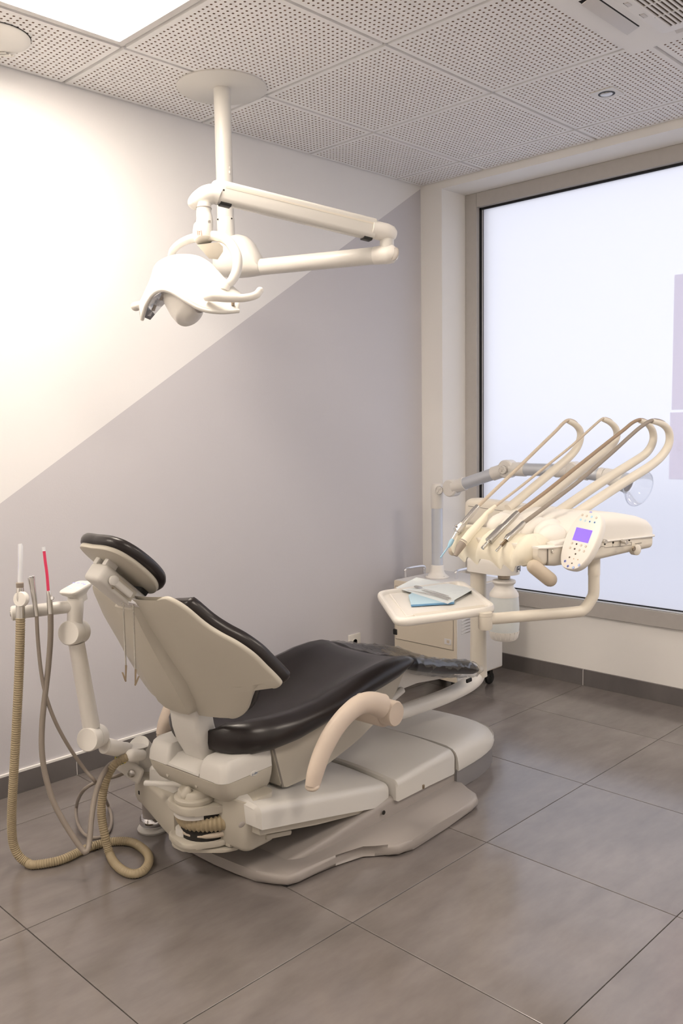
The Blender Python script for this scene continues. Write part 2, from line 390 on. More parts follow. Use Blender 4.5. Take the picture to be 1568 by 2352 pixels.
def text_geo(body, size, Mx, font_shear=0.0):
    cu = bpy.data.curves.new('txt', 'FONT'); cu.body = body; cu.size = size; cu.align_x = 'CENTER'; cu.align_y = 'CENTER'; cu.shear = font_shear; cu.resolution_u = 3
    o = bpy.data.objects.new('txt', cu); COL.objects.link(o)
    dg = bpy.context.evaluated_depsgraph_get(); me = o.evaluated_get(dg).to_mesh()
    g = ([Mx @ v.co for v in me.vertices], [list(p.vertices) for p in me.polygons])
    o.evaluated_get(dg).to_mesh_clear(); bpy.data.objects.remove(o); bpy.data.curves.remove(cu)
    return g
# ================================================================== the room
WX, WY, CZ = 3.615, 2.958, 2.5208          # pilaster face, left wall face, ceiling board face
RX0, RY0 = -1.10, -1.35                    # the walls behind the camera
LWX = 3.829                                # wall under the window, set back into the recess
GX, GY, GS = 2.21856, 2.55765, 0.6         # ceiling grid joint and module
TX, TY, TS = 1.54678, 1.51081, 0.60113     # floor joint and module
frame(I4)
floor = struct('floor', box(RX0 - .1, 3.95, RY0 - .1, 3.06, -0.06, -0.0025), M_GROUT, smooth=False)
cache = {}
def tile_piece(name, x0, x1, y0, y1, z0, z1, m, parent, gap=0.0013, bev=0.0008):
    key = (name, round(x1 - x0, 4), round(y1 - y0, 4), round(z1 - z0, 4))
    if key not in cache:
        hx, hy = (x1 - x0) / 2 - gap, (y1 - y0) / 2 - gap
        g = rbox(-hx, hx, -hy, hy, 0, z1 - z0, bev, 1)
        me = bpy.data.meshes.new(name); me.from_pydata(g[0], [], g[1]); me.materials.append(m); me.update(); cache[key] = me
    o = bpy.data.objects.new(name, cache[key]); COL.objects.link(o); o.parent = parent
    inv = ROOTM[top(parent).name].inverted(); o.location = inv @ Vector(((x0 + x1) / 2, (y0 + y1) / 2, z0))
    return o
for i in range(-6, 5):
    for j in range(-6, 4):
        x0, x1 = TX + i * TS, TX + (i + 1) * TS; y0, y1 = TY + j * TS, TY + (j + 1) * TS
        x0, x1, y0, y1 = max(x0, RX0), min(x1, LWX), max(y0, RY0), min(y1, WY)
        if x1 - x0 < 0.01 or y1 - y0 < 0.01: continue
        tile_piece('floor_tile', x0, x1, y0, y1, -0.006, 0.0, M_TILE, floor)
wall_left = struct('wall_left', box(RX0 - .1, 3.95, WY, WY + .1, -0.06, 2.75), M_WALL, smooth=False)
PY = 2.82                                   # where the window recess starts
WR0 = -1.20                                 # far end of the recess, unseen; window widened this far for more light
wall_right = struct('wall_right', join(box(WX, 3.95, PY, WY + .1, -.06, 2.75), box(WX, 3.95, RY0 - .1, WR0, -.06, 2.75), box(WX, 3.95, WR0, PY, 2.484, 2.75), box(LWX, 3.95, WR0, PY, -.06, .352)), M_WHITEWALL, smooth=False)
wall_back = struct('wall_back', box(RX0 - .1, RX0, RY0 - .1, WY + .1, -.06, 2.75), M_WHITEWALL, smooth=False)
wall_front = struct('wall_front', box(RX0 - .1, 3.95, RY0 - .1, RY0, -.06, 2.75), M_WHITEWALL, smooth=False)
# skirting tiles
bl = thing('baseboard_left', None, None, Matrix.Translation((TX, WY, 0)), kind='structure')
for i in range(-5, 4):
    x0, x1 = max(TX + i * TS, RX0), min(TX + (i + 1) * TS, WX)
    if x1 > x0: tile_piece('skirting_tile', x0, x1, WY - .0115, WY + .003, 0, .077, M_SKIRT, bl, gap=.0012)
emit('white_sealant_bead', box(RX0, WX, WY - .009, WY + .002, .0765, .0845), M_WHITEWALL, bl, smooth=False)
emit('joint_filler', box(RX0, WX, WY - .0095, WY + .002, 0, .076), M_WHITEWALL, bl, smooth=False)
br = thing('baseboard_right', None, None, Matrix.Translation((LWX, TY, 0)), kind='structure')
for j in range(-5, 4):
    y0, y1 = max(TY + j * TS, WR0), min(TY + (j + 1) * TS, PY)
    if y1 > y0: tile_piece('skirting_tile', LWX - .0125, LWX + .002, y0, y1, 0, .08, M_SKIRT, br, gap=.0012)
emit('joint_filler', box(LWX - .0105, LWX + .002, WR0, PY, 0, .079), M_WHITEWALL, br, smooth=False)
bp_ = thing('baseboard_pillar', None, None, Matrix.Translation((WX, PY, 0)), kind='structure')
tile_piece('skirting_tile', WX - .0115, WX + .002, PY, WY - .012, 0, .08, M_SKIRT, bp_)
# ------------------------------------------------------------------ ceiling
ceiling = struct('ceiling', box(RX0 - .1, 3.95, RY0 - .1, WY + .1, 2.60, 2.75), M_PLENUM, smooth=False)
def perforated(w, d, ox, oy, cut=None):
    """board w x d; ox, oy: its corner's offset inside the full 0.6 m module; real holes on a 20 mm lattice"""
    g = 0.0065; x0, x1, y0, y1 = g, w - g, g, d - g; T = 0.0125; r = 0.0042; p = 0.02
    V = []; Fc = []; Fm = []
    def quad(a, b, c, e, m=0):
        n = len(V); V.extend([a, b, c, e]); Fc.append([n, n + 1, n + 2, n + 3]); Fm.append(m)
    def lat(o, a, b):
        return [0.03 + k * p - o for k in range(28) if a + .006 < 0.03 + k * p - o < b - .006]
    X, Y = lat(ox, x0, x1), lat(oy, y0, y1)
    if not X or not Y: X = Y = []
    if X:
        hx0, hx1, hy0, hy1 = X[0] - p / 2, X[-1] + p / 2, Y[0] - p / 2, Y[-1] + p / 2
        hx0, hx1, hy0, hy1 = max(hx0, x0), min(hx1, x1), max(hy0, y0), min(hy1, y1)
        for (a0, a1, b0, b1) in ((x0, x1, y0, hy0), (x0, x1, hy1, y1), (x0, hx0, hy0, hy1), (hx1, x1, hy0, hy1)):
            if a1 - a0 > 1e-6 and b1 - b0 > 1e-6: quad((a0, b0, 0), (a0, b1, 0), (a1, b1, 0), (a1, b0, 0))
        for cx in X:
            for cy in Y:
                if cut and cut(cx, cy):
                    quad((max(cx - p / 2, x0), max(cy - p / 2, y0), 0), (max(cx - p / 2, x0), min(cy + p / 2, y1), 0), (min(cx + p / 2, x1), min(cy + p / 2, y1), 0), (min(cx + p / 2, x1), max(cy - p / 2, y0), 0)); continue
                n = len(V)
                for k in range(8):
                    a = math.pi / 4 * k; sx, sy = round(math.cos(a)), round(math.sin(a))
                    V.append((min(max(cx + sx * p / 2, hx0), hx1), min(max(cy + sy * p / 2, hy0), hy1), 0))
                for k in range(8):
                    a = math.pi / 4 * k; V.append((cx + r * math.cos(a), cy + r * math.sin(a), 0))
                for k in range(8):
                    a = math.pi / 4 * k; V.append((cx + r * math.cos(a), cy + r * math.sin(a), T * .55))
                for k in range(8):
                    k2 = (k + 1) % 8
                    Fc.append([n + k, n + 8 + k, n + 8 + k2, n + k2]); Fm.append(0)
                    Fc.append([n + 8 + k, n + 16 + k, n + 16 + k2, n + 8 + k2]); Fm.append(1)  # hole walls coloured brown like the fleece, painting the shade inside the holes
        quad((x0, y0, T * .56), (x0, y1, T * .56), (x1, y1, T * .56), (x1, y0, T * .56), 1)
    else:
        quad((x0, y0, 0), (x0, y1, 0), (x1, y1, 0), (x1, y0, 0))
    for a, b in (((x0, y0), (x1, y0)), ((x1, y0), (x1, y1)), ((x1, y1), (x0, y1)), ((x0, y1), (x0, y0))):
        quad((*a, 0), (*b, 0), (*b, T), (*a, T))
    return V, Fc, Fm
pcache = {}
def ceiling_panel(x0, y0, w, d, ox, oy, holes=True, cut=None):
    key = (round(w, 4), round(d, 4), round(ox, 4), round(oy, 4), holes, id(cut) if cut else 0)
    if key not in pcache:
        V, Fc, Fm = perforated(w, d, ox, oy, cut) if holes else perforated(w, d, 5, 5)
        me = bpy.data.meshes.new('ceiling_panel'); me.from_pydata(V, [], Fc); me.materials.append(M_CEIL); me.materials.append(M_CEILBACK)
        me.polygons.foreach_set('material_index', Fm); me.update(); pcache[key] = me
    o = bpy.data.objects.new('ceiling_panel', pcache[key]); COL.objects.link(o); o.parent = ceiling
    o.location = ROOTM[ceiling.name].inverted() @ Vector((x0, y0, CZ))
LEDCELLS = ((-2, -1), (1, -5), (-2, -5), (-5, -1))  # first cell is in view; the rest are unseen panels added for brightness
in_view = {(-2, 0), (-1, 0), (0, 0), (1, 0), (2, 0), (-1, -1), (0, -1), (1, -1), (2, -1), (-1, -2), (0, -2), (1, -2), (2, -2), (0, -3), (1, -3), (2, -3), (-2, -2)}
for i in range(-6, 3):
    for j in range(-7, 1):
        x0, y0 = GX + i * GS, GY + j * GS; x1, y1 = min(x0 + GS, WX), min(y0 + GS, WY); ox, oy = max(RX0 - x0, 0), max(RY0 - y0, 0)
        xx, yy = x0 + ox, y0 + oy
        if x1 - xx < 0.02 or y1 - yy < 0.02 or (i, j) in LEDCELLS: continue
        ceiling_panel(xx, yy, x1 - xx, y1 - yy, ox, oy, (i, j) in in_view)
for i in range(-5, 3):
    x = GX + i * GS; emit('grid_bar', box(x - .012, x + .012, RY0, WY, CZ + .0105, CZ + .03), M_GRID, ceiling, smooth=False)
for j in range(-6, 1):
    y = GY + j * GS; emit('grid_bar', box(RX0, WX, y - .012, y + .012, CZ + .0100, CZ + .0295), M_GRID, ceiling, smooth=False)
emit('wall_angle', box(RX0, WX, WY - .018, WY, CZ + .0128, CZ + .016), M_GRID, ceiling, smooth=False)
emit('wall_angle', box(WX - .018, WX, RY0, WY, CZ + .0128, CZ + .016), M_GRID, ceiling, smooth=False)
emit('upper_board', box(RX0, WX, RY0, WY, CZ + .032, CZ + .036), M_PLENUM, ceiling, smooth=False)
# LED panel light in view, plus unseen panels added to brighten the room
LEDS = {(-2, -1): 'square glowing ceiling light panel in the grid nearest the operating light', (1, -5): 'unseen added ceiling light panel beside the shop window, beyond the air conditioner', (-5, -1): 'unseen added ceiling light panel by the left wall, beyond the air valve', (-2, -5): 'unseen added ceiling light panel in the row opposite the left wall'}
for (li, lj), lab in LEDS.items():
    lx, ly = GX + li * GS, GY + lj * GS
    led = thing('ceiling_light_panel', lab, 'ceiling light', Matrix.Translation((lx + .3, ly + .3, CZ)), 'ceiling light panels')
    for a, b, c, d in ((.006, .594, .006, .030), (.006, .594, .570, .594), (.006, .030, .030, .570), (.570, .594, .030, .570)):
        emit('frame_rail', box(lx + a, lx + b, ly + c, ly + d, CZ + .001, CZ + .0125), M_GRID, led, smooth=False)
    emit('diffuser', box(lx + .029, lx + .571, ly + .029, ly + .571, CZ + .003, CZ + .010), M_LED, led, smooth=False)
# round supply air valve
av = thing('ceiling_air_valve', 'round white domed air valve with slotted mouth in the ceiling', 'air vent', Matrix.Translation((1.282, 2.757, CZ)))
frame(Matrix.Translation((1.282, 2.757, CZ)))
emit('dome', lathe([(.108, 0), (.110, -.004), (.104, -.012), (.085, -.021), (.05, -.028), (.0, -.030)], seg=40), M_WHITE, av)
for k, (r0, dz) in enumerate(((.030, -.030), (.042, -.033), (.053, -.030))):
    P = [((r0 + .006) * math.cos(a) * 1.3, .005 - r0 * .75 * math.sin(a), dz) for a in [math.radians(190 + 160 * q / 14) for q in range(15)]]
    emit('louvre_blade', tube([(p[0], p[1] + .012, p[2]) for p in P], .0042, 8), M_WHITE, av)
emit('shadow_gap', lathe([(.111, .001), (.1115, .0006), (.1115, -.0006), (.1, -.001)], seg=40), M_DARK, av)
frame(I4)
# recessed spotlight
sp = thing('recessed_spotlight', 'small recessed spotlight with square white plate in the ceiling', 'spotlight', Matrix.Translation((3.134, 1.664, CZ)))
frame(Matrix.Translation((3.134, 1.664, CZ)))
sq = rsec(-.046, .046, -.046, .046, .004); ci = [(.030 * math.cos(2 * math.pi * (k + 12.5) / 20), .030 * math.sin(2 * math.pi * (k + 12.5) / 20)) for k in range(20)]
V = [(x, y, -.004) for x, y in sq] + [(x, y, -.004) for x, y in ci] + [(x, y, 0.0) for x, y in sq] + [(x * .95, y * .95, .0) for x, y in ci]
Fq = []
for k in range(20):
    k2 = (k + 1) % 20; Fq += [[k, k2, 20 + k2, 20 + k], [k, 40 + k, 40 + k2, k2], [20 + k, 20 + k2, 60 + k2, 60 + k]]
emit('cover_plate', (V, Fq), M_WHITE, sp, smooth=False)
emit('black_ring', lathe([(.031, -.0046), (.031, -.0030), (.022, -.0030), (.022, -.0046)], seg=28), M_BLACK, sp)
emit('lens', ellipsoid((.002, .002, -.0035), (.024, 0, 0), (0, .024, 0), (0, 0, .006)), M_STEEL, sp)
frame(I4)
# ceiling cassette air conditioner
acx, acy = 2.539, 1.108
ac = thing('ceiling_air_conditioner', 'white ceiling cassette air conditioner with open flap and slatted grille', 'air conditioner', Matrix.Translation((acx, acy, CZ)))
emit('face_panel', rbox(acx - .323, acx + .323, acy - .323, acy + .323, CZ - .008, CZ, .003, 1), M_CEIL, ac)
for q in range(4):
    RQ = Matrix.Translation((acx, acy, CZ)) @ Matrix.Rotation(math.pi / 2 * q, 4, 'Z')
    emit('flap_slot', xf(rbox(-.141, .141, .207, .259, -.0092, -.004, .001, 1), RQ), M_DARK, ac)
    t = .30
    emit('air_flap', xf(rbox(-.138, .146, -.0235, .0215, -.0025, .0025, .002, 2), RQ @ axes((0, .2305, -.0125), (1, 0, 0), (0, math.cos(t), -math.sin(t)), (0, math.sin(t), math.cos(t)))), M_GRID, ac)
emit('grille_frame', prism(round_poly([Vector((acx - .224, acy - .174)), Vector((acx + .224, acy - .174)), Vector((acx + .224, acy + .174)), Vector((acx - .224, acy + .174))], .022), CZ - .020, CZ - .007, .004), M_CEIL, ac)
emit('grille_opening', box(acx - .182, acx + .182, acy - .132, acy + .134, CZ - .0208, CZ - .0198), mat('brown_filter', (.10, .075, .05), .9), ac, smooth=False)
for k in range(18):
    y = acy + .128 - k * .0148; emit('slat', box(acx - .182, acx + .182, y - .0028, y + .0028, CZ - .0250, CZ - .0200), M_CEIL, ac, smooth=False)
for x in (-.09, 0, .09): emit('slat_tie', box(acx + x - .002, acx + x + .002, acy - .132, acy + .134, CZ - .0245, CZ - .0204), M_CEIL, ac, smooth=False)
for x in (2.597, 2.496): emit('grille_latch', rbox(x - .014, x + .014, 1.255, 1.268, CZ - .0225, CZ - .0195, .002, 1), M_GRID, ac)
for x in (2.597, 2.496): emit('latch_gap', box(x - .016, x + .016, 1.2675, 1.2695, CZ - .0206, CZ - .0198), M_DARK, ac, smooth=False)
# ------------------------------------------------------------------ window
FX0, FX1 = 3.812, 3.885
WZ0, WZ1, WY0, WY1, FWD = .352, 2.484, WR0, PY, .073
win = thing('window_1', None, None, Matrix.Translation((FX0, (WY0 + WY1) / 2, WZ0)), kind='structure')
emit('frame_jamb', rbox(FX0, FX1, WY1 - FWD, WY1, WZ0, WZ1, .002, 1), M_ALU, win)
emit('frame_jamb', rbox(FX0, FX1, WY0, WY0 + FWD, WZ0, WZ1, .002, 1), M_ALU, win)
emit('frame_head', rbox(FX0, FX1, WY0 + FWD, WY1 - FWD, WZ1 - FWD, WZ1, .002, 1), M_ALU, win)
emit('frame_sill_rail', rbox(FX0, FX1, WY0 + FWD, WY1 - FWD, WZ0, WZ0 + FWD, .002, 1), M_ALU, win)
ia, ib, iz0, iz1 = WY0 + FWD, WY1 - FWD, WZ0 + FWD, WZ1 - FWD
for a in ((FX0 + .026, FX0 + .034, ib - .011, ib + .002, iz0, iz1), (FX0 + .026, FX0 + .034, ia - .002, ia + .011, iz0, iz1), (FX0 + .026, FX0 + .034, ia, ib, iz1 - .011, iz1 + .002), (FX0 + .026, FX0 + .034, ia, ib, iz0 - .002, iz0 + .011)):
    emit('gasket', box(*a), M_GASKET, win, smooth=False)
emit('glazing_bead', rbox(FX0 + .006, FX0 + .027, ia, ib, iz0, iz0 + .006, .002, 1), M_SILVERBAR, win)
emit('spacer_bar', box(FX0 + .0325, FX0 + .0345, ib - .019, ib - .011, iz0 + .011, iz1 - .011), M_SILVERBAR, win, smooth=False)
emit('spacer_edge', box(FX0 + .0322, FX0 + .0345, ib - .0215, ib - .019, iz0 + .011, iz1 - .011), M_GASKET, win, smooth=False)
emit('frame_mullion', rbox(FX0, FX1, .74, .813, iz0, iz1, .002, 1), M_ALU, win)
emit('frosted_pane', ([(FX0 + .036, ia - .005, iz0 - .005), (FX0 + .036, ib + .005, iz0 - .005), (FX0 + .036, ib + .005, iz1 + .005), (FX0 + .036, ia - .005, iz1 + .005)], [[0, 1, 2, 3]]), M_GLASS, win, smooth=False)
struct('ground_outside', box(3.96, 22, -14, 18, -.4, -.15), M_STREET, smooth=False)
emit('outer_reveal', join(box(FX1, 3.95, WY1 - .02, WY1, WZ0, WZ1), box(FX1, 3.95, WY0, WY0 + .02, WZ0, WZ1)), M_ALU, win, smooth=False)
# posters stuck on the outside of the glass
PX = FX0 + .0378
pz0 = tag(emit('window_poster', box(PX, PX + .0002, 1.29, 1.706, 1.344, 1.937), M_PAPER, None, smooth=False), 'tall plain poster stuck to the frosted window, seen from behind', 'poster')
p2 = thing('window_notice', 'short notice with a faint reversed figure stuck on the window under the tall poster', 'poster', Matrix.Translation((PX, 1.5, 1.032)))
emit('paper_sheet', box(PX, PX + .0002, 1.29, 1.712, 1.032, 1.332), M_PAPER, p2, smooth=False)
emit('printed_figure', text_geo('5', .058, axes((PX + .0012, 1.668, 1.178), (0, 1, 0), (0, 0, 1), (1, 0, 0))), M_INK, p2, smooth=False)
# wall socket
ws = thing('wall_socket', 'square white wall socket low on the grey wall behind the chair', 'socket', Matrix.Translation((3.07, WY, .21)))
emit('cover_plate', rbox(3.028, 3.110, WY - .010, WY + .001, .178, .262, .003), M_WHITE, ws)
emit('socket_well', lathe([(.021, 0), (.021, .0006), (.017, .0006), (.016, 0)], (3.069, WY - .0100, .220), (0, -1, 0), 24), M_UNITW, ws)
for dx in (-.0095, .0095): emit('pin_hole', lathe([(.0026, 0), (.0026, .0008)], (3.069 + dx, WY - .0103, .220), (0, -1, 0), 10), M_DARK, ws)
# ================================================================== dental chair
frame(CH)
chair = thing('dental_chair', 'reclining dental chair with black seat, pale plastic shell and grey base', 'dental chair', CH)
def sym_outline(half):
    """half outline on the -y side from rear to front, mirrored"""
    return [(x, y) for x, y in half] + [(x, -y) for x, y in reversed(half)]
def cpx(u, v, y): return on_plane(u, v, CH, 1, y)
# floor plate with side feet
half = [(-.022, 0), (-.018, -.09), (-.010, -.17), (.004, -.225), (.025, -.262), (.060, -.276), (.20, -.288), (.300, -.305), (.328, -.335), (.338, -.375), (.365, -.400), (.42, -.408), (.60, -.409), (.755, -.411), (.805, -.402), (.838, -.375), (.846, -.335), (.862, -.285), (.88, -.27)]
base = emit('base_plate', prism(sym_outline(half), 0.004, .036, .013, 3), M_BASE, chair)
for y in (-.33, .33):
    s = 1 if y > 0 else -1
    for x0, x1 in ((.40, .52), (.66, .78)): emit('levelling_pad', box(x0, x1, s * .34, s * .395, 0, .008), M_BLACK, base, smooth=False)
for s in (-1, 1):
    emit('levelling_pad', box(.03, .09, s * .19, s * .255, 0, .008), M_BLACK, base, smooth=False)
# rising base body under the covers
rings = []
for x, w, h in ((.085, .20, .034), (.13, .225, .050), (.22, .240, .062), (.36, .250, .080), (.50, .259, .098), (.62, .262, .100), (.84, .264, .098), (.875, .262, .097)):
    rings.append([(x, a, b) for a, b in rsec(-w, w, .012, h, [.001, .001, .016, .016])])
emit('base_body', loft(rings), M_BASE, base)
emit('bolt', disc(cpx(880, 1866, -.262), (0, -1, 0), .007, .004, .001, 14), M_DARK, base)
# toe end
def toe_plan(s, x0=.878, reach=.418, w=.272, n=3.0, m=26):
    out = []
    for k in range(m + 1):
        t = -math.pi / 2 + math.pi * k / m
        c, q = math.cos(t), math.sin(t); out.append((x0 + reach * s * abs(c) ** (2 / n), w * (1 if q > 0 else -1) * abs(q) ** (2 / n) * (s if s < 1 else 1)))
    return out
emit('toe_skirt', prism(toe_plan(1.0, .874, .420, .272), 0.0, .076, .004), M_GREYSKIRT, chair)
rings = []
for s, z in ((1.0, .072), (1.006, .080), (1.0, .100), (.985, .120), (.955, .136), (.90, .147), (.80, .154), (.6, .158), (.3, .160)):
    w = .276 * (1 - (1 - s) * .9); rings.append([(x, y * (w / .276), z - .028 * max(0, (x - .95) / .3) ** 1.5 * (z > .11)) for x, y in toe_plan(1.0 if s >= 1 else 1.0, .878, .424 * min(s + (0.06 if s < .9 else 0), 1.005), .276)])
emit('toe_cover', loft(rings), M_CREAM2, chair)
# middle cover
def crowned(x, w, zb, zt, r, drop=.014, n=6):
    """section with vertical sides and a crowned top, as points (x, y, z)"""
    S = [(-w, zb), (-w, zt - r - drop)]
    for k in range(1, n): 
        a = math.pi / 2 * k / n; S.append((-w + r * (1 - math.cos(a)), zt - drop - r + r * math.sin(a)))
    for k in range(9):
        y = -(w - r) + 2 * (w - r) * k / 8; S.append((y, zt - drop * (abs(y) / (w - r)) ** 2))
    for k in range(n - 1, 0, -1):
        a = math.pi / 2 * k / n; S.append((w - r * (1 - math.cos(a)), zt - drop - r + r * math.sin(a)))
    S += [(w, zt - r - drop), (w, zb)]
    return [(x, y, z) for y, z in S]
mc = emit('middle_cover', loft([crowned(.522, .268, .085, .160, .02), crowned(.528, .273, .082, .166, .02), crowned(.70, .275, .078, .172, .022), crowned(.850, .275, .070, .172, .026), crowned(.862, .270, .072, .166, .03), crowned(.868, .262, .076, .158, .03)]), M_CREAM2, chair)
emit('cover_seam', loft([crowned(.862, .266, .06, .160, .03), crowned(.884, .264, .06, .157, .03)]), M_SEAM, mc)
emit('cover_clip', rbox(.660, .668, -.279, -.272, .080, .094, .001, 1), M_BRONZE, mc)
emit('cover_screw', disc(cpx(1036, 1803, -.2655), (0, -1, 0), .008, .003, .001, 14), M_BASE, base)
# lift arm
emit('lift_arm_cover', loft([crowned(-.066, .236, .204, .268, .02), crowned(-.056, .248, .197, .276, .022), crowned(.10, .25, .163, .244, .024), crowned(.30, .25, .117, .201, .024), crowned(.505, .25, .069, .157, .024), crowned(.515, .244, .072, .152, .022)]), M_CREAM2, chair)
emit('lower_link', loft([crowned(-.05, .232, .175, .195, .006, .002), crowned(.18, .232, .120, .146, .006, .002), crowned(.44, .232, .070, .088, .006, .002)]), M_CREAM, chair)
emit('arm_core', loft([crowned(-.03, .19, .15, .19, .006, .002), crowned(.45, .20, .05, .09, .006, .002)]), M_DARK, chair)
emit('link_flap', xf(rbox(.0, .105, -.208, -.150, -.008, .008, .006), Matrix.Translation((0, 0, .142)) @ Matrix.Rotation(math.radians(13), 4, 'Y')), M_CREAM, chair)
# rear hub below the seat housing
hub = emit('rear_hub', loft([[(x, y, z) for x, y in rsec(-.072 - q, .05, -.200 - q, .02, .03 + q)] for z, q in ((.112, -.022), (.118, -.008), (.130, 0), (.20, .004), (.262, 0))]), M_CREAM, chair)
emit('hub_oval', ellipsoid(cpx(555, 1894, -.2035), (.012, 0, 0), (0, .003, 0), (0, 0, .008)), M_BASE, hub)
# swivel bracket that carries the assistant's arm
piv = (-.095, .0)
SWP = round_poly([(-.165, -.05), (-.06, -.12), (.03, -.10), (.03, .05), (-.06, .075), (-.15, .055)], .03)
br_ = emit('swivel_bracket', prism(SWP, .212, .236, .004), M_CREAM, chair)
emit('lower_bracket', prism(SWP, .116, .132, .004), M_CREAM, br_)
emit('pivot_disc', lathe([(.058, .0), (.060, .004), (.060, .012), (.056, .016), (.05, .017), (.048, .030), (.044, .034), (.0, .035)], (-.095, -.015, .236), seg=32), M_CREAM, br_)
emit('pivot_disc', lathe([(.050, .0), (.062, .003), (.062, .015), (.058, .018)], (-.095, -.015, .195), seg=32), M_CREAM2, br_)
emit('pivot_knob', capsule((-.135, -.02, .262), (-.128, -.022, .272), .013), M_CREAM, br_)
emit('lower_disc', lathe([(.034, 0), (.034, .016), (.030, .019), (.009, .019), (.008, .016), (.0, .016)], (-.105, .012, .132), seg=28), M_CREAM2, br_)
emit('lower_bolt', disc((-.105, .012, .149), (0, 0, 1), .008, .005, .001, 12), M_STEEL, br_)
emit('under_plate', prism(round_poly([(-.15, .04), (-.15, -.03), (-.07, -.13), (.03, -.14), (.03, .04)], .02), .100, .110, .003), M_CREAM, br_)
emit('ribbed_duct', ribbed([(-.12 + .085, .07, .180), (-.10, .035, .180), (-.122, -.03, .180), (-.085, -.085, .180), (-.02, -.12, .180)], .025, .011, .004, 14), M_HOSE, br_)
emit('cable_tube', tube(catmull([(-.05, .06, .146), (-.112, .03, .146), (-.128, -.03, .146), (-.092, -.09, .148), (-.02, -.12, .15)], 8), .008, 10), M_HOSEL, br_)
emit('bracket_shade_drum', lathe([(.074, .128), (.074, .214)], (-.062, -.022, 0), seg=28), M_DARK, br_)  # black drum standing in for the shade inside the bracket
emit('bracket_rib', rbox(-.068, -.050, -.128, -.105, .112, .225, .004), M_CREAM, br_)
# seat housing at the rear (with the notch the back post stands in)
hsg_lo = emit('seat_housing', loft([[(x, y, z) for x, y in rsec(-.128 + q, .068, -.172 + q * .6, .172 - q * .6, [.035, .01, .01, .035], 5)] for z, q in ((.248, .060), (.252, .045), (.270, .022), (.300, .006), (.323, 0.0))]), M_CREAM, chair)
emit('seam_line', loft([[(x, y, z) for x, y in rsec(-.126, .066, -.170, .170, [.035, .01, .01, .035], 5)] for z in (.3225, .3245)]), M_SEAM, hsg_lo)
def hsec(x0, q): return [(x, y) for x, y in rsec(x0 + q, .068, -.172 + q, .172 - q, [.035, .01, .01, .035], 5)]
for s in (-1, 1):
    y0, y1 = (-.172, -.066) if s < 0 else (.066, .172); rr = [.030, .008, .008, .012] if s < 0 else [.012, .008, .008, .030]
    emit('housing_shoulder', loft([[(x, y, z) for x, y in rsec(-.126 + q, .066, y0 + q * .5, y1 - q * .5, rr, 5)] for z, q in ((.324, 0), (.350, .003), (.372, .012), (.380, .022))]), M_CREAM2, hsg_lo)
emit('housing_notch', prism([(-.124, .322), (-.122, .330), (-.086, .351), (.066, .351), (.066, .322)], -.068, .068, 0, 1, XZ), M_CREAM2, hsg_lo)
lg = cpx(584, 1776, -.1725)
badge = emit('oval_badge', ellipsoid((lg.x, -.1715, lg.z), (.016, 0, 0), (0, .0022, 0), (0, 0, .0085), 8, 24), M_CREAM2, hsg_lo)
emit('badge_lettering', text_geo('a-dec', .0105, axes((lg.x, -.1742, lg.z), (1, 0, 0), (0, 0, 1), (0, -1, 0)), .3), M_BLUEPRINT, badge, smooth=False)
for (u, v) in ((390, 1778), (456, 1803)): emit('housing_plug', disc(on_plane(u, v, CH, 0, -.108), (-1, 0, 0), .006, .010, .001, 12), M_CREAM, hsg_lo)
emit('lever', xf(rbox(-.080, .05, -.009, .009, -.007, .007, .005), CHI @ axes(CH @ Vector((-.128, .10, .262)), Vector((-.62, .78, 0)).normalized(), Vector((.78, .62, 0)).normalized(), (0, 0, 1))), M_CREAM2, hsg_lo)
# back post
rings = []
for x, z, d, w in ((-.040, .345, .034, .044), (-.050, .37, .036, .050), (-.070, .41, .036, .056), (-.082, .45, .035, .059), (-.088, .49, .034, .060), (-.094, .53, .030, .060), (-.100, .56, .024, .056)):
    rings.append([(x + a, y, z + a * .25) for a, y in rsec(-d, d, -w, w, .014, 4)])
emit('back_post', loft(rings), M_CREAM2, chair)
# seat frame under the cushion
emit('seat_frame', prism(round_poly([(.062, .384), (.100, .240), (.235, .238), (.445, .284), (.585, .336), (.655, .395), (.71, .462), (.56, .452), (.36, .405), (.16, .384)], [.005, .02, .04, .04, .03, .03, .01, .01, .01, .01]), -.172, .172, .006, 2, XZ), M_CREAM, chair)
emit('frame_seam', prism([(.064, .378), (.071, .378), (.108, .245), (.101, .245)], -.1728, .1728, 0, 1, XZ), M_SEAM, chair)
emit('legrest_frame', prism(round_poly([(.64, .42), (.69, .388), (.80, .388), (1.00, .362), (1.06, .366), (.86, .430), (.68, .475)], .012), -.155, .155, .006, 2, XZ), M_CREAM2, chair)
emit('gas_strut', tube([(.58, -.16, .352), (.70, -.165, .39)], .012, 12), M_CREAM2, chair)
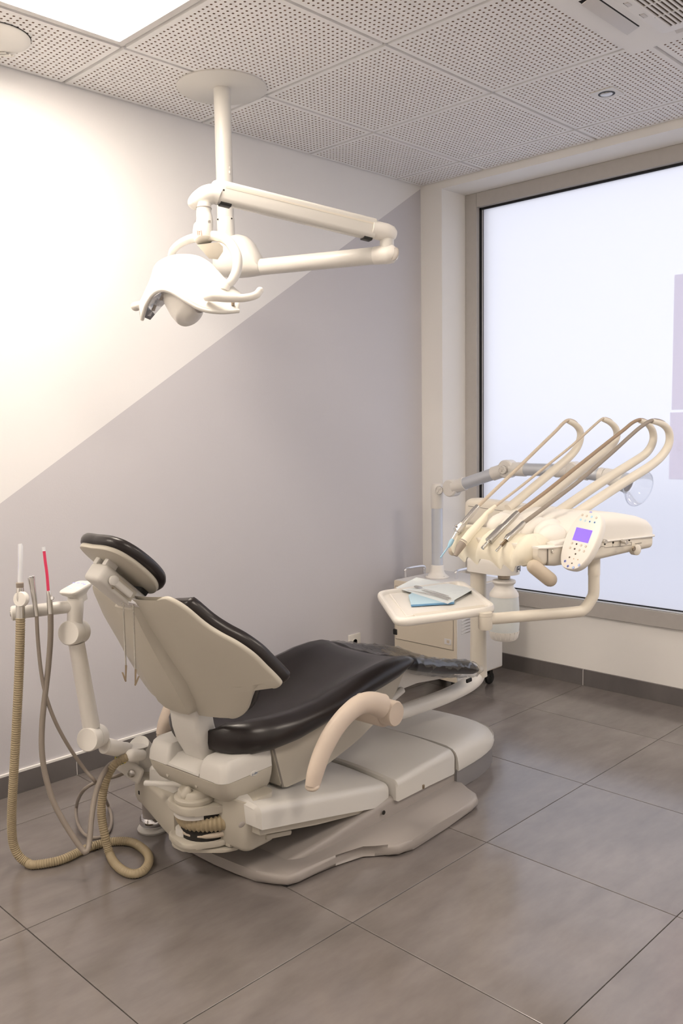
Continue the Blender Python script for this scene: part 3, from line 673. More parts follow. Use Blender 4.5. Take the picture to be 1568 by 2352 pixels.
# seat cushion
def cushion(x, w, zb, zt, ze, r):
    """section across the seat: bolstered edges (ze) higher than the middle (zt)"""
    S = []
    n = 7
    for k in range(n + 1):                      # rounded outer edge, near side
        a = -math.pi / 2 + math.pi * k / n; h = (ze - zb) / 2
        S.append((-w + r - r * math.cos(a), zb + h + h * math.sin(a)))
    m = 12
    for k in range(1, m):
        y = -(w - r) + 2 * (w - r) * k / m; t = abs(y) / (w - r); S.append((y, zt + (ze - zt) * (t ** 2.6)))
    for k in range(n, -1, -1):
        a = -math.pi / 2 + math.pi * k / n; h = (ze - zb) / 2; S.append((w - r + r * math.cos(a), zb + h + h * math.sin(a)))
    return [(x, y, z) for y, z in S]
prof = [(-.076, .085, .405, .434, .442, .02), (-.070, .118, .384, .438, .454, .03), (-.050, .152, .374, .430, .466, .048), (-.010, .192, .370, .412, .470, .056), (.06, .216, .369, .394, .468, .062), (.14, .226, .374, .386, .466, .064), (.24, .228, .390, .394, .470, .062), (.34, .228, .409, .416, .486, .056), (.44, .226, .426, .448, .506, .050), (.54, .224, .438, .478, .519, .044), (.62, .221, .450, .494, .522, .039), (.68, .215, .470, .496, .518, .033), (.712, .208, .478, .491, .509, .028), (.73, .195, .474, .484, .496, .02)]
emit('seat_cushion', loft([cushion(*p) for p in prof]), M_LEATHER, chair, angle=60)
legp = [(.70, .200, .462, .488, .503, .03), (.73, .202, .455, .482, .500, .032), (.80, .203, .432, .462, .482, .032), (.92, .201, .398, .430, .450, .03), (1.05, .198, .366, .398, .417, .028), (1.13, .192, .346, .376, .394, .026), (1.18, .175, .338, .358, .370, .022), (1.192, .14, .343, .352, .356, .016)]
leg = emit('legrest_cushion', loft([cushion(*p) for p in legp]), M_LEATHER, chair, angle=60)
rings = []
rnd = random.Random(3)
for i in range(34):
    f = i / 33; x = .735 + (1.212 - .735) * f
    k = 0
    while k < len(legp) - 2 and legp[k + 1][0] < x: k += 1
    a, b = legp[k], legp[k + 1]; t = min(max((x - a[0]) / (b[0] - a[0]), 0), 1.0); p = [a[q] + (b[q] - a[q]) * t for q in range(6)]
    p[1] = max(p[1], .17) + .007; p[2] -= .012; p[3] += .006; p[4] += .006; p[5] = max(p[5], .02)
    rings.append([(q[0] + rnd.uniform(-.001, .001), q[1] + rnd.uniform(-.002, .002), q[2] + rnd.uniform(-.002, .002) + .0025 * math.sin(q[1] * 60 + i * 1.3)) for q in cushion(x, *p[1:])])
sl = emit('plastic_sleeve', loft(rings, cap=False), M_FILM, leg, angle=25)
emit('black_tab', rbox(1.045, 1.078, -.208, -.200, .338, .352, .002, 1), M_BLACK, leg)
# backrest shell: curved sheet, wings bent forward
UB, NB, PB = Vector((-.473, 0, .881)), Vector((-.881, 0, -.473)), Vector((-.105, 0, .500))
def bsurf(b, y, n=0.0):
    fw = -.80 * y * y + .0 * b
    return PB + UB * b + NB * (fw + n) + Vector((0, y, 0))
def bpix(u, v):
    """pixel -> (b, y) on the curved back surface"""
    o = CHI @ OC; d = CHI.to_3x3() @ ray(u, v); lo, hi = 1.0, 4.0
    def g(t):
        p = o + d * t - PB; return p.dot(NB) + .80 * p.y * p.y
    prev = g(1.2); t = 1.2
    while t < 4.0:
        t += .01; cur = g(t)
        if prev * cur <= 0: break
        prev = cur
    for _ in range(30):
        a = t - .01; m_ = t - .005
        if g(a) * g(m_) <= 0: t = m_
        break
    p = o + d * t - PB
    return p.dot(UB), p.y
near = [bpix(u, v) for u, v in ((360, 1378), (380, 1371), (402, 1377), (430, 1396), (470, 1430), (505, 1453), (545, 1473), (583, 1500), (612, 1527), (640, 1557), (648, 1570), (634, 1576), (606, 1568), (591, 1578), (581, 1600), (572, 1625), (558, 1641), (538, 1647), (515, 1641), (480, 1630))]
bmax = near[0][0]
hb = [(bmax - .040, -.02), (bmax - .036, -.055)] + near
lowb = hb[-1]
outline_b = catmull([Vector((b, y, 0)) for b, y in hb], 4)
hb = [(p.x, p.y) for p in outline_b] + [(lowb[0] - .004, -.03)]
ring = [(b, y) for b, y in hb] + [(b, -y) for b, y in reversed(hb)]
def sheet(ring, n0, n1, bev, fn=bsurf, grow=0.0, rows=9):
    """closed outline (b, y) filled as strips that follow the curved surface, thick from n0 to n1, edges softened"""
    cb = sum(p[0] for p in ring) / len(ring); N = len(ring)
    def scaled(s, d): 
        out = []
        for i, (b, y) in enumerate(ring):
            tb, ty = ring[(i + 1) % N][0] - ring[i - 1][0], ring[(i + 1) % N][1] - ring[i - 1][1]; L = math.hypot(tb, ty) or 1
            out.append((b + d * (-ty / L) * sgn, y + d * (tb / L) * sgn))
        return out
    area = sum(ring[i - 1][0] * ring[i][1] - ring[i][0] * ring[i - 1][1] for i in range(N)); sgn = -1 if area > 0 else 1
    V = []; Fc = []
    loops = [(-bev, n0), (-bev * .3, n0 + (n1 - n0) * .08), (0, n0 + (n1 - n0) * .35), (0, n0 + (n1 - n0) * .65), (-bev * .3, n1 - (n1 - n0) * .08), (-bev, n1)]
    for d, nn in loops:
        for b, y in scaled(1, d + grow): V.append(fn(b, y, nn))
    for i in range(len(loops) - 1):
        for k in range(N): Fc.append([i * N + k, i * N + (k + 1) % N, (i + 1) * N + (k + 1) % N, (i + 1) * N + k])
    # caps: inner strips from one side to the mirrored other side so the faces follow the curve
    half_n = N // 2
    for base_i, nn in ((0, n0), (len(loops) - 1, n1)):
        rows_idx = []
        off = base_i * N
        prev = None
        for k in range(half_n):
            A = off + k; B = off + N - 1 - k
            a, b_ = Vector(V[A]), Vector(V[B])
            (ba, ya), (bb_, yb) = scaled(1, loops[base_i][0] + grow)[k], scaled(1, loops[base_i][0] + grow)[N - 1 - k]
            cur = [A]
            for q in range(1, rows):
                f = q / rows; V.append(fn(ba + (bb_ - ba) * f, ya + (yb - ya) * f, nn)); cur.append(len(V) - 1)
            cur.append(B)
            if prev:
                for q in range(rows): Fc.append([prev[q], prev[q + 1], cur[q + 1], cur[q]])
            prev = cur
    return V, Fc
shell = emit('backrest_shell', sheet(ring, -.006, .008, .004), M_CREAM, chair, angle=45)
ring_c = [(min(b, bmax - .020) if b > bmax - .05 else b, y) for b, y in ring]
emit('back_cushion', sheet(ring_c, -.042, -.005, .016, grow=.003), M_LEATHER, shell, angle=60)
# raised spine cover
def spine_ring(b, w, h):
    return [bsurf(b, y, n) for y, n in ((-w, .004), (-w * .93, h * .55), (-w * .8, h), (-w * .3, h * 1.05), (w * .3, h * 1.05), (w * .8, h), (w * .93, h * .55), (w, .004))]
bt = bmax
emit('spine_cover', loft([spine_ring(bt - .012, .046, .010), spine_ring(bt - .02, .050, .020), spine_ring(bt - .09, .054, .026), spine_ring(bt - .18, .066, .032), spine_ring(bt - .27, .078, .036), spine_ring(.045, .076, .036), spine_ring(.018, .066, .030), spine_ring(.006, .055, .012)]), M_CREAM, shell, angle=30)
# headrest
hc = cpx(277, 1303, 0.0); HU = Vector((-.745, 0, .667)); HN = Vector((-.667, 0, -.745))
def hsurf(b, y, n=0.0): return hc + HU * b + HN * (n - .8 * y * y) + Vector((0, y, 0))
hh = [(.110, -.0), (.110, -.03), (.104, -.060), (.084, -.086), (.044, -.102), (-.01, -.106), (-.058, -.096), (-.092, -.070), (-.109, -.037), (-.112, -.0)]
hl_ = catmull([Vector((b, y, 0)) for b, y in hh], 4); hhalf = [(p.x, p.y) for p in hl_]; hring = [(b, y - .0005) for b, y in hhalf] + [(b, -y + .0005) for b, y in reversed(hhalf)]
head = emit('headrest_shell', sheet(hring, -.004, .013, .006, fn=hsurf, grow=-.004), M_CREAM, chair, angle=45)
emit('headrest_cushion', sheet(hring, -.030, .002, .015, fn=hsurf, grow=.005), M_LEATHER, head, angle=60)
MB = axes(hc + HN * .052 - HU * .010 + Vector((.0, 0, 0)), HU, (0, 1, 0), HN)
mech = emit('headrest_mechanism', xf(rbox(-.092, .070, -.036, .036, -.028, .024, .012, 3), MB), M_CREAM2, head)
emit('mechanism_plate', xf(rbox(-.05, .03, -.0395, -.034, -.018, .014, .003), MB), M_CREAM, mech)
emit('release_knob', xf(rbox(-.036, .036, -.050, -.038, -.008, .010, .005, 3), MB), M_CREAM2, mech)
emit('knob_cap', xf(lathe([(.013, 0), (.013, .008), (.008, .011)], (.034, -.040, .0), (0, -1, 0), 18), MB), M_CREAM2, mech)
for b in (-.062, .02): emit('screw', xf(disc((b, -.0362, .014), (0, -1, 0), .0035, .0015, .0005, 10), MB), M_BRONZE, mech)
for y in (-.02, .02): emit('support_lug', xf(rbox(.034, .072, y - .009, y + .009, -.060, -.020, .005), MB), M_CREAM2, mech)
emit('black_wedge', xf(rbox(-.088, -.06, -.030, .030, -.056, -.026, .004), MB), M_BLACK, mech)
gb = MB @ Vector((-.085, 0, .004))
emit('glide_bar', tube([gb + HU * .03, gb - Vector((-.012, 0, .045))], .016, 4, flat=1.6), M_CHROME, head)
# armrests
arm_px = [(876, 1622), (852, 1614), (826, 1618), (800, 1637), (776, 1664), (755, 1697), (737, 1735), (724, 1775), (717, 1806)]
ap = catmull([cpx(u, v, -.33) for u, v in arm_px], 5)
widths = [.030, .026, .024, .023, .023, .023, .022, .021, .018]
hubp = cpx(886, 1634, -.315)
for s in (-1, 1):
    P = [Vector((p.x, s * .33, p.z)) for p in ap]
    arm = emit('armrest', tube(P, [w * 1.02 for w in widths], 18, flat=1.25, up=(0, 1, 0)), M_ARMREST, chair, angle=60)
    emit('rounded_tip', ellipsoid(P[-1] + (P[-1] - P[-2]).normalized() * .0, Vector((.004, 0, -.010)), (0, .0228, 0), Vector((.0178, 0, .006)), 8, 14), M_ARMREST, arm)
    emit('pivot_cap', lathe([(.039, 0), (.039, .046), (.036, .051), (.0, .053)], (hubp.x, s * .305, hubp.z), (0, s, 0), 32), M_ARMREST, arm)
    emit('arm_bracket', prism(round_poly([(hubp.x - .06, hubp.z + .02), (hubp.x - .02, hubp.z - .05), (hubp.x + .03, hubp.z - .045), (hubp.x + .03, hubp.z + .03), (hubp.x - .03, hubp.z + .05)], .02), .20, .315, .004, 2, axes((0, 0, 0), (1, 0, 0), (0, 0, 1), (0, s, 0))), M_ARMREST, arm)
# bib clips on a ball chain, hooked over the back
frame(I4)
c0 = CH @ Vector((-.315, 0, .845)); tch = (RC @ (c0 - OC)).y - .035
bib = thing('bib_chain', 'silver ball chain with two small clips hanging behind the chair back', 'bib chain', Matrix.Translation(pd(298, 1380, tch)))
emit('hook_plate', tube([pd(280, 1378, tch + .02), pd(322, 1387, tch + .02)], .010, 4, flat=.35), M_CHROME, bib)
for (u0, v0, u1, v1) in ((283, 1384, 289, 1532), (306, 1388, 311, 1541)):
    P = [pd(u0 + (u1 - u0) * k / 120, v0 + (v1 - v0) * k / 120, tch) for k in range(121)]
    st = emit('chain_strand', tube(P, [.0030 if k % 2 else .0012 for k in range(121)], 6), M_STEEL, bib)
    cu, cv = u1, v1
    emit('clip_jaw', loft([[pd(cu - a, cv + b, tch - e) for a, e in ((2, .003), (2, -.003), (-3, -.003), (-3, .003))] for a_, b in ((0, -4), (0, 18))][0:1] + [[pd(cu - 1 + a, cv + 34, tch - e) for a, e in ((-1, .002), (-1, -.002), (2, -.002), (2, .002))]]), M_BRONZE, st)
    emit('clip_lever', loft([[pd(cu + (8 if cu > 300 else -8) + a, cv + 12, tch - e) for a, e in ((-2, .002), (-2, -.002), (2, -.002), (2, .002))], [pd(cu + a, cv + 32, tch - e) for a, e in ((-3, .002), (-3, -.002), (2, -.002), (2, .002))]]), M_BRONZE, st)
# ================================================================== assistant's arm behind the chair
frame(I4)
mo = CH @ Vector((.015, .335, 0)); mo.z = 0
aa = thing('assistant_arm', 'jointed white instrument arm with keypad standing beside the chair back', 'instrument arm', Matrix.Translation(mo))
T_M = (RC @ (mo + Vector((0, 0, .25)) - OC)).y        # depth of the mount
emit('floor_foot', lathe([(.050, .0), (.052, .006), (.048, .012), (.038, .014), (.036, .030)], mo, seg=36), M_CREAM2, aa)
emit('foot_ring', lathe([(.040, .016), (.044, .024), (.044, .040), (.038, .048)], mo, seg=36), M_CHROME, aa)
emit('foot_column', lathe([(.034, .04), (.034, .13)], mo, seg=24), M_BASE, aa)
# horizontal support block to the chair's swivel
b0 = CH @ Vector((-.075, .035, .155)); b1 = mo + Vector((0, 0, .15)); ub = (b1 - b0); ub.z = 0; Lb = ub.length; ub.normalize(); wb = Vector((-ub.y, ub.x, 0))
MBk = axes(Vector((b0.x, b0.y, 0)), ub, wb, (0, 0, 1))
emit('support_beam', xf(loft([[(x, y, z) for y, z in rsec(-.050, .050, .090 + q, .205 - q * .3, .016)] for x, q in ((.0, .0), (.10, .0), (Lb - .03, .012), (Lb + .02, .018))]), MBk), M_CREAM, aa)
emit('beam_end', lathe([(.046, .105), (.050, .112), (.050, .205), (.047, .212)], mo, seg=32), M_CREAM, aa)
emit('black_slot', rbox(*[q for q in (mo.x - .055, mo.x - .044, mo.y - .012, mo.y - .004, .135, .147)], .001, 1), M_BLACK, aa)
emit('collar', lathe([(.050, .212), (.053, .218), (.053, .236), (.048, .240)], mo, seg=32), M_CREAM2, aa)
# sleeve that leans from the collar
s0 = mo + Vector((0, 0, .225)); s1 = pd(318, 1712, T_M - .07)
P = [s0 + (s1 - s0) * (k / 8) for k in range(9)]
sv = emit('leaning_sleeve', tube(P, [.046, .046, .0425, .039, .037, .036, .035, .0345, .034], 28), M_CREAM2, aa)
emit('sleeve_cap', ellipsoid(s1, (.034, 0, 0), (0, .034, 0), (s1 - s0).normalized() * .007), M_CREAM2, sv)
# elbow piece and lower arm
e0 = pd(312, 1733, T_M - .075); e1 = pd(240, 1712, T_M - .16); j2 = pd(214, 1694, T_M - .185); j1 = pd(171, 1452, T_M - .24); c0_ = pd(172, 1425, T_M - .245); c1_ = pd(174, 1372, T_M - .25)
emit('hose_port', capsule(pd(322, 1733, T_M - .09), pd(302, 1735, T_M - .115), .020), M_UNITW, sv)
emit('elbow_block', capsule(pd(322, 1738, T_M - .035), pd(285, 1724, T_M - .09), .027), M_UNITW, aa)
emit('side_lug', xf(rbox(-.05, .05, -.010, .010, -.026, .026, .012, 3), axes(pd(296, 1765, T_M - .07), (pd(320, 1782, T_M - .07) - pd(272, 1748, T_M - .07)).normalized(), (RCI @ Vector((0, 1, 0))).normalized(), (RCI @ Vector((.35, 0, .94))).normalized())), M_UNITW, aa)
emit('lug_bolt', lathe([(.012, 0), (.012, .005), (.007, .008), (.0, .008)], pd(302, 1776, T_M - .085), -(RCI @ Vector((0, 1, .1))), 18), M_STEEL, aa)
emit('lower_arm', tube([pd(292, 1725, T_M - .085), e1], [.024, .025], 24), M_UNITW, aa)
fwd = (RCI @ Vector((-.25, -1, .05))).normalized()
def joint(name, c, r, w):
    d = emit(name, lathe([(r - .003, -w), (r, -w + .004), (r, -.0012), (r - .0015, -.0008), (r - .0015, .0008), (r, .0012), (r, w - .004), (r - .003, w)], c, fwd, 40), M_UNITW, aa)
    return d
jd2 = joint('lower_joint', j2, .036, .036); joint('upper_joint', j1, .036, .034)
emit('upright_arm', tube([j2 + (j1 - j2) * f for f in (.10, .5, .90)], [.0255, .0245, .0235], 28), M_UNITW, aa)
emit('column', tube([j1 + (c1_ - j1) * f for f in (.2, .45, .7, 1.0)], [.0225, .0225, .0235, .0235], 28), M_UNITW, aa)
# keypad head
kt = pd(172, 1350, T_M - .262)
ka = (RCI @ Vector((1, -.25, .06))).normalized(); kn = Vector((-.16, -.30, 1)).normalized(); kn = (kn - ka * kn.dot(ka)).normalized(); kb = kn.cross(ka)
KM = axes(kt, ka, kb, kn)
plan = round_poly([(-.042, -.030), (.020, -.042), (.046, .034), (-.012, .046)], .018)
cen = (.002, .002)
kp = emit('keypad_head', xf(loft([[(cen[0] + (p[0] - cen[0]) * s, cen[1] + (p[1] - cen[1]) * s, z) for p in plan] for s, z in ((.50, -.045), (.52, -.028), (.68, -.018), (.90, -.010), (1.0, -.004), (1.0, .001), (.95, .003))]), KM), M_WHITE, aa)
for k, (a, b) in enumerate(((-.018, .028), (-.002, .026), (.014, .022), (.024, .014))): emit('key_mark', xf(prism(rsec(a - .005, a + .005, b - .002, b + .002, .002), .003, .0034), KM), M_KEYVIOLET, kp, smooth=False)
for k, (a, b) in enumerate(((-.022, .004), (-.008, -.008), (.014, -.008))): emit('key_mark', xf(prism(rsec(a - .005, a + .005, b - .002, b + .002, .002), .003, .0034), KM), M_KEYBLUE, kp, smooth=False)
# holder bar with three notches
h0 = pd(170, 1392, T_M - .25); h1 = pd(34, 1408, T_M - .30)
hb_ = emit('holder_bar', tube([h0, h1], .0185, 24), M_WHITE, aa)
emit('end_cap', lathe([(.017, 0), (.0215, .003), (.0215, .014), (.018, .018)], h1 - (h1 - h0).normalized() * .008, (h1 - h0), 28), M_WHITE, hb_)
emit('cap_screw', disc(h1 + (h1 - h0).normalized() * .010, (h1 - h0), .009, .003, .001, 14), M_STEEL, hb_)
bar = (h1 - h0).normalized()
def on_bar(u): 
    f = (170 - u) / (170 - 34); return h0 + (h1 - h0) * f
tow = (RCI @ Vector((0, -1, 0)))                        # towards the viewer
rB, rS, rT = .0135, .0085, .0065
FLZ = lambda u, v, r: pz(u, v, r)
# --- high volume suction
tA = (RC @ (on_bar(47) - OC)).y - .034
def hose_depth(u, v, t): return pd(u, v, t)
hv = thing('suction_handpiece', 'large suction handpiece with milky tip and thick tan ribbed hose', 'suction tube', Matrix.Translation(on_bar(47)))
fl = [(62, 1981), (80, 1986), (140, 1975), (200, 1948), (250, 1934), (300, 1934), (334, 1955), (342, 1978), (326, 2002), (298, 2006), (270, 1990), (252, 1962)]
tF = (RC @ (FLZ(62, 1981, rB) - OC)).y
P = [pd(u, v, tA + (tF - tA) * w) for u, v, w in ((47, 1418, 0), (46, 1470, .02), (43, 1560, .1), (37, 1680, .25), (31, 1790, .45), (27, 1870, .7), (29, 1930, .92), (42, 1964, 1.0))]
P += [FLZ(u, v, rB) for u, v in fl]
q0 = FLZ(252, 1962, rB); q1 = pd(300, 1737, T_M - .118)
t0, t1 = (RC @ (q0 - OC)).y, T_M - .12
for k, (u, v) in enumerate(((240, 1915), (233, 1870), (236, 1825), (246, 1785), (264, 1755), (284, 1742))): P.append(pd(u, v, t0 + (t1 - t0) * (k + 1) / 7))
P.append(q1)
hs = emit('ribbed_hose', ribbed(P, rB, .0068, .0016, 14), M_HOSE, hv)
cd = (pd(300, 1735, t1) - pd(262, 1752, t1)).normalized()
for k, (dx, m_) in enumerate(((0, M_YELLOW), (.005, M_GREEN), (.010, M_YELLOW), (.015, M_GREEN), (.020, M_YELLOW))): emit('colour_band', lathe([(rB + .0012, 0), (rB + .0012, .0045)], pd(271, 1748, t1) + cd * (dx - .004), cd, 20), m_, hs)
emit('valve_body', tube([pd(47, 1420, tA), pd(47, 1395, tA), pd(46, 1372, tA), pd(46, 1352, tA), pd(46, 1345, tA)], [.0125, .0125, .0120, .0105, .0085], 20), M_STEEL, hv)
emit('valve_wheel', lathe([(.020, -.009), (.022, -.006), (.022, .006), (.020, .009)], pd(49, 1376, tA - .004), -fwd, 32), M_UNITW, hv)
emit('valve_screw', disc(pd(38, 1372, tA - .01), -fwd, .006, .005, .001, 14), M_STEEL, hv)
emit('tip_socket', lathe([(.0095, 0), (.0105, .002), (.0105, .014), (.0085, .016)], pd(46, 1350, tA), (0, 0, 1), 20), M_GREYTIP, hv)
emit('suction_tip', tube([pd(46, 1348, tA), pd(47, 1300, tA), pd(47, 1256, tA), pd(46, 1249, tA)], [.0068, .0068, .0068, .0055], 16), M_CLEARTIP, hv)
emit('blue_stripe', tube([pd(42.5, 1347, tA - .0045), pd(43, 1255, tA - .0045)], .0012, 6), M_KEYVIOLET, hv)
# --- air/water syringe
tB = (RC @ (on_bar(78) - OC)).y - .026
sy = thing('air_water_syringe', 'small steel syringe with thin grey hose hanging on the holder bar', 'syringe', Matrix.Translation(on_bar(78)))
emit('syringe_body', tube([pd(84, 1415, tB), pd(80, 1385, tB), pd(76, 1355, tB), pd(73, 1335, tB), pd(72, 1327, tB)], [.0065, .0072, .0085, .0095, .0105], 16), M_STEEL, sy)
emit('push_button', disc(pd(69, 1328, tB - .004), (0, -.3, 1), .0042, .006, .001, 12), M_CHROME, sy)
emit('push_button', disc(pd(76, 1327, tB - .004), (0, -.3, 1), .0042, .006, .001, 12), M_CHROME, sy)
P = [pd(84, 1412, tB), pd(87, 1470, tB), pd(94, 1540, tB), pd(106, 1600, tB + .01), pd(128, 1660, tB + .03), pd(160, 1718, tB + .06), pd(195, 1768, tB + .10), pd(222, 1800, tB + .13)]
P += [pz(u, v, z) for u, v, z in ((246, 1845, .03), (256, 1878, .010), (250, 1908, .008), (226, 1924, .008), (196, 1918, .009), (178, 1888, .020), (176, 1850, .05))] + [pd(192, 1815, T_M - .10), pd(228, 1793, T_M - .09), pd(270, 1782, T_M - .08), pd(296, 1770, T_M - .06)]
emit('thin_hose', tube(resample(catmull(P, 10), .012), .0055, 10), M_HOSEG, sy)
# --- saliva ejector
tC = (RC @ (on_bar(114) - OC)).y - .030
se = thing('saliva_ejector', 'slim suction handpiece with crimson straw tip and grey ribbed hose', 'suction tube', Matrix.Translation(on_bar(114)))
emit('valve_body', tube([pd(116, 1410, tC), pd(114, 1385, tC), pd(113, 1368, tC), pd(111, 1357, tC)], [.0085, .0085, .0075, .0055], 18), M_STEEL, se)
emit('valve_knob', disc(pd(119, 1374, tC - .006), -fwd, .0055, .005, .001, 14), M_CHROME, se)
emit('straw_tip', tube(catmull([pd(111, 1360, tC), pd(108, 1320, tC), pd(104, 1290, tC), pd(101, 1264, tC)], 5), .0042, 12), M_PINK, se)
emit('straw_end', tube([pd(101, 1266, tC), pd(100, 1256, tC)], [.0046, .0048], 12), M_CLEARTIP, se)
P = [pd(116, 1408, tC), pd(116, 1460, tC), pd(111, 1530, tC), pd(103, 1600, tC), pd(97, 1660, tC), pd(96, 1720, tC), pd(103, 1775, tC), pd(120, 1835, tC), pd(142, 1880, tC), pd(168, 1922, tC), pd(188, 1950, tC - .0), pd(198, 1956, tC), pd(205, 1935, tC + .02), pd(210, 1880, tC + .05), pd(218, 1830, tC + .08), pd(233, 1785, tC + .11), pd(254, 1756, T_M - .11), pd(284, 1742, T_M - .09)]
emit('ribbed_hose', ribbed(P, rS, .0052, .0007, 12), M_HOSEG, se)
# ================================================================== operating light
PO = Vector((2.0515, 2.599, 0))
ol = thing('operating_light', 'white dental operating light on a jointed arm hung from the ceiling', 'dental lamp', Matrix.Translation((PO.x, PO.y, 1.85)))
emit('ceiling_plate', lathe([(.162, CZ + .001), (.163, CZ - .002), (.163, CZ - .005), (.160, CZ - .007), (.0, CZ - .007)], PO, seg=64), M_WHITE, ol)
pole = emit('drop_pole', lathe([(.0305, 1.985), (.0305, CZ - .006)], PO, seg=36), M_WHITE, ol)
emit('pole_collar', lathe([(.0305, 2.06), (.032, 2.058), (.032, 1.998), (.0315, 1.994), (.032, 1.992), (.031, 1.972), (.026, 1.962)], PO, seg=36), M_WHITE, pole)
emit('collar_ring', lathe([(.0265, 1.965), (.0265, 1.958)], PO, seg=32), M_BASE, pole)
for (u, v) in ((532, 502), (500, 504)): emit('set_screw', disc(pd(u, v, 3.172), RCI @ -Vector((0, 1, 0)), .003, .002, .0005, 10), M_DARK, pole)
for v in (348, 362, 386, 396): emit('pole_bump', ellipsoid(pd(525.5 + (v - 348) * .03, v, 3.160), (.005, 0, 0), (0, .005, 0), (0, 0, .007), 6, 10), M_WHITE, pole)
az = 1.872
E1 = Vector((2.277, 2.012, az)); a1 = (E1 - Vector((PO.x, PO.y, az))).normalized()
# domed hub under the pole, then the first arm
S = []
lat = Vector((-a1.y, a1.x, 0))
for f, w, zt, zb in ((-.048, .018, 1.92, 1.885), (-.040, .034, 1.945, 1.862), (-.015, .046, 1.972, 1.848), (.02, .052, 1.992, 1.842), (.055, .053, 1.996, 1.840), (.088, .050, 1.985, 1.840), (.112, .046, 1.962, 1.841), (.13, .040, 1.930, 1.842), (.145, .033, 1.904, 1.844)):
    c = Vector((PO.x, PO.y, 0)) + a1 * f; S.append([c + lat * y + Vector((0, 0, z)) for y, z in rsec(-w, w, zb, zt, .9, 6)])
emit('hub_housing', loft(S), M_WHITE, ol, angle=60)
first = emit('lower_arm', tube([Vector((PO.x, PO.y, az)) + a1 * .10, E1 - a1 * .03], .029, 28), M_WHITE, ol)
emit('arm_end', tube([E1 - a1 * .045, E1 + a1 * .00, E1 + a1 * .022, E1 + a1 * .034], [.030, .032, .030, .020], 28), M_UNITW, ol)
emit('grey_inlay', ellipsoid(E1 + a1 * .022 + Vector((-.012, -.018, -.004)), a1 * .012, (.0, .012, -.002), (.004, 0, .022), 8, 16), M_BASE, ol)
E2 = Vector((E1.x, E1.y, az + .072))
emit('elbow_pin', lathe([(.024, .02), (.024, .05)], E1, seg=28), M_WHITE, ol)
K = pd(500, 440, 2.74)
a2 = (K - E2).normalized()
emit('elbow_head', tube([E2 - a2 * .032, E2 - a2 * .020, E2, E2 + a2 * .03, E2 + a2 * .06], [.016, .026, .030, .030, .030], 26), M_UNITW, ol)
up2 = (Vector((0, 0, 1)) - a2 * a2.z).normalized(); sd2 = a2.cross(up2)
L2 = (K - E2).length
sec = rsec(-.024, .024, -.036, .034, [.016, .016, .012, .012], 4)
arm2 = emit('balanced_arm', loft([[E2 + a2 * f + sd2 * y * s + up2 * z * s for y, z in sec] for f, s in ((.05, .98), (.06, 1.0), (L2 - .02, 1.0), (L2 + .008, .97), (L2 + .02, .75))]), M_WHITE, ol)
emit('arm_groove', loft([[E2 + a2 * f - sd2 * (-.0246) + up2 * z for z in (.010, .016)] + [E2 + a2 * f - sd2 * (-.023) + up2 * z for z in (.016, .010)] for f in (.06, L2 - .02)]), M_UNIT, arm2)
emit('arm_groove', loft([[E2 + a2 * f + sd2 * (-.0246) + up2 * z for z in (.010, .016)] + [E2 + a2 * f + sd2 * (-.023) + up2 * z for z in (.016, .010)] for f in (.06, L2 - .02)]), M_UNIT, arm2)
emit('black_gap', loft([[E2 + a2 * f + sd2 * y + up2 * z for y, z in rsec(-.018, .018, -.040, -.030, .003, 2)] for f in (.055, .085)]), M_BLACK, arm2)
emit('black_gap', loft([[E2 + a2 * f + sd2 * y + up2 * z for y, z in rsec(-.018, .018, -.040, -.030, .003, 2)] for f in (L2 - .045, L2 - .01)]), M_BLACK, arm2)
emit('pivot_dot', disc(pd(514, 437, 2.70), RCI @ -Vector((0, 1, 0)), .003, .003, .0005, 10), M_DARK, arm2)
# knuckle and neck
tk = 2.74
kn_ = [(507, 452, .030), (490, 446, .034), (472, 450, .034), (455, 460, .030), (444, 470, .024), (439, 476, .012)]
emit('knuckle', tube(catmull([pd(u, v, tk - .012 * i / 5) for i, (u, v, r) in enumerate(kn_)], 4), [r * .92 for u, v, r in kn_], 22, flat=.9), M_WHITE, ol, angle=60)
neck = emit('neck', tube(catmull([pd(468, 468, tk - .01), pd(468, 490, tk - .01), pd(470, 508, tk - .012), pd(468, 525, tk - .016)], 4), [.023, .0235, .0265, .029], 24), M_WHITE, ol)
emit('neck_seam', tube([pd(468, 478, tk - .01), pd(468, 479.5, tk - .01)], .0245, 24), M_BASE, neck)
emit('neck_cup', tube(catmull([pd(467, 520, tk - .014), pd(466, 536, tk - .02), pd(468, 552, tk - .025)], 4), [.030, .032, .028], 24), M_WHITE, ol)
emit('neck_screw', disc(pd(481, 510, tk - .046), RCI @ -Vector((0, 1, 0)), .005, .004, .001, 12), M_STEEL, neck)
st = emit('warning_sticker', xf(prism(rsec(-.0085, .0085, -.0095, .0095, .002), 0, .0006), axes(pd(457, 535, tk - .056), (RCI @ Vector((.93, .35, .1))).normalized(), (RCI @ Vector((-.1, 0, 1))).normalized(), (RCI @ Vector((.35, -.93, 0))).normalized())), M_WHITE, ol, smooth=False)
for a, b, c, d in ((-.005, -.003, -.006, .006), (-.001, .004, .002, .005), (.000, .002, -.006, .001), (.0065, .008, -.009, .008)): emit('sticker_mark', xf(box(a, b, c, d, .0006, .0009), axes(pd(457, 535, tk - .056), (RCI @ Vector((.93, .35, .1))).normalized(), (RCI @ Vector((-.1, 0, 1))).normalized(), (RCI @ Vector((.35, -.93, 0))).normalized())), M_RED, st, smooth=False)
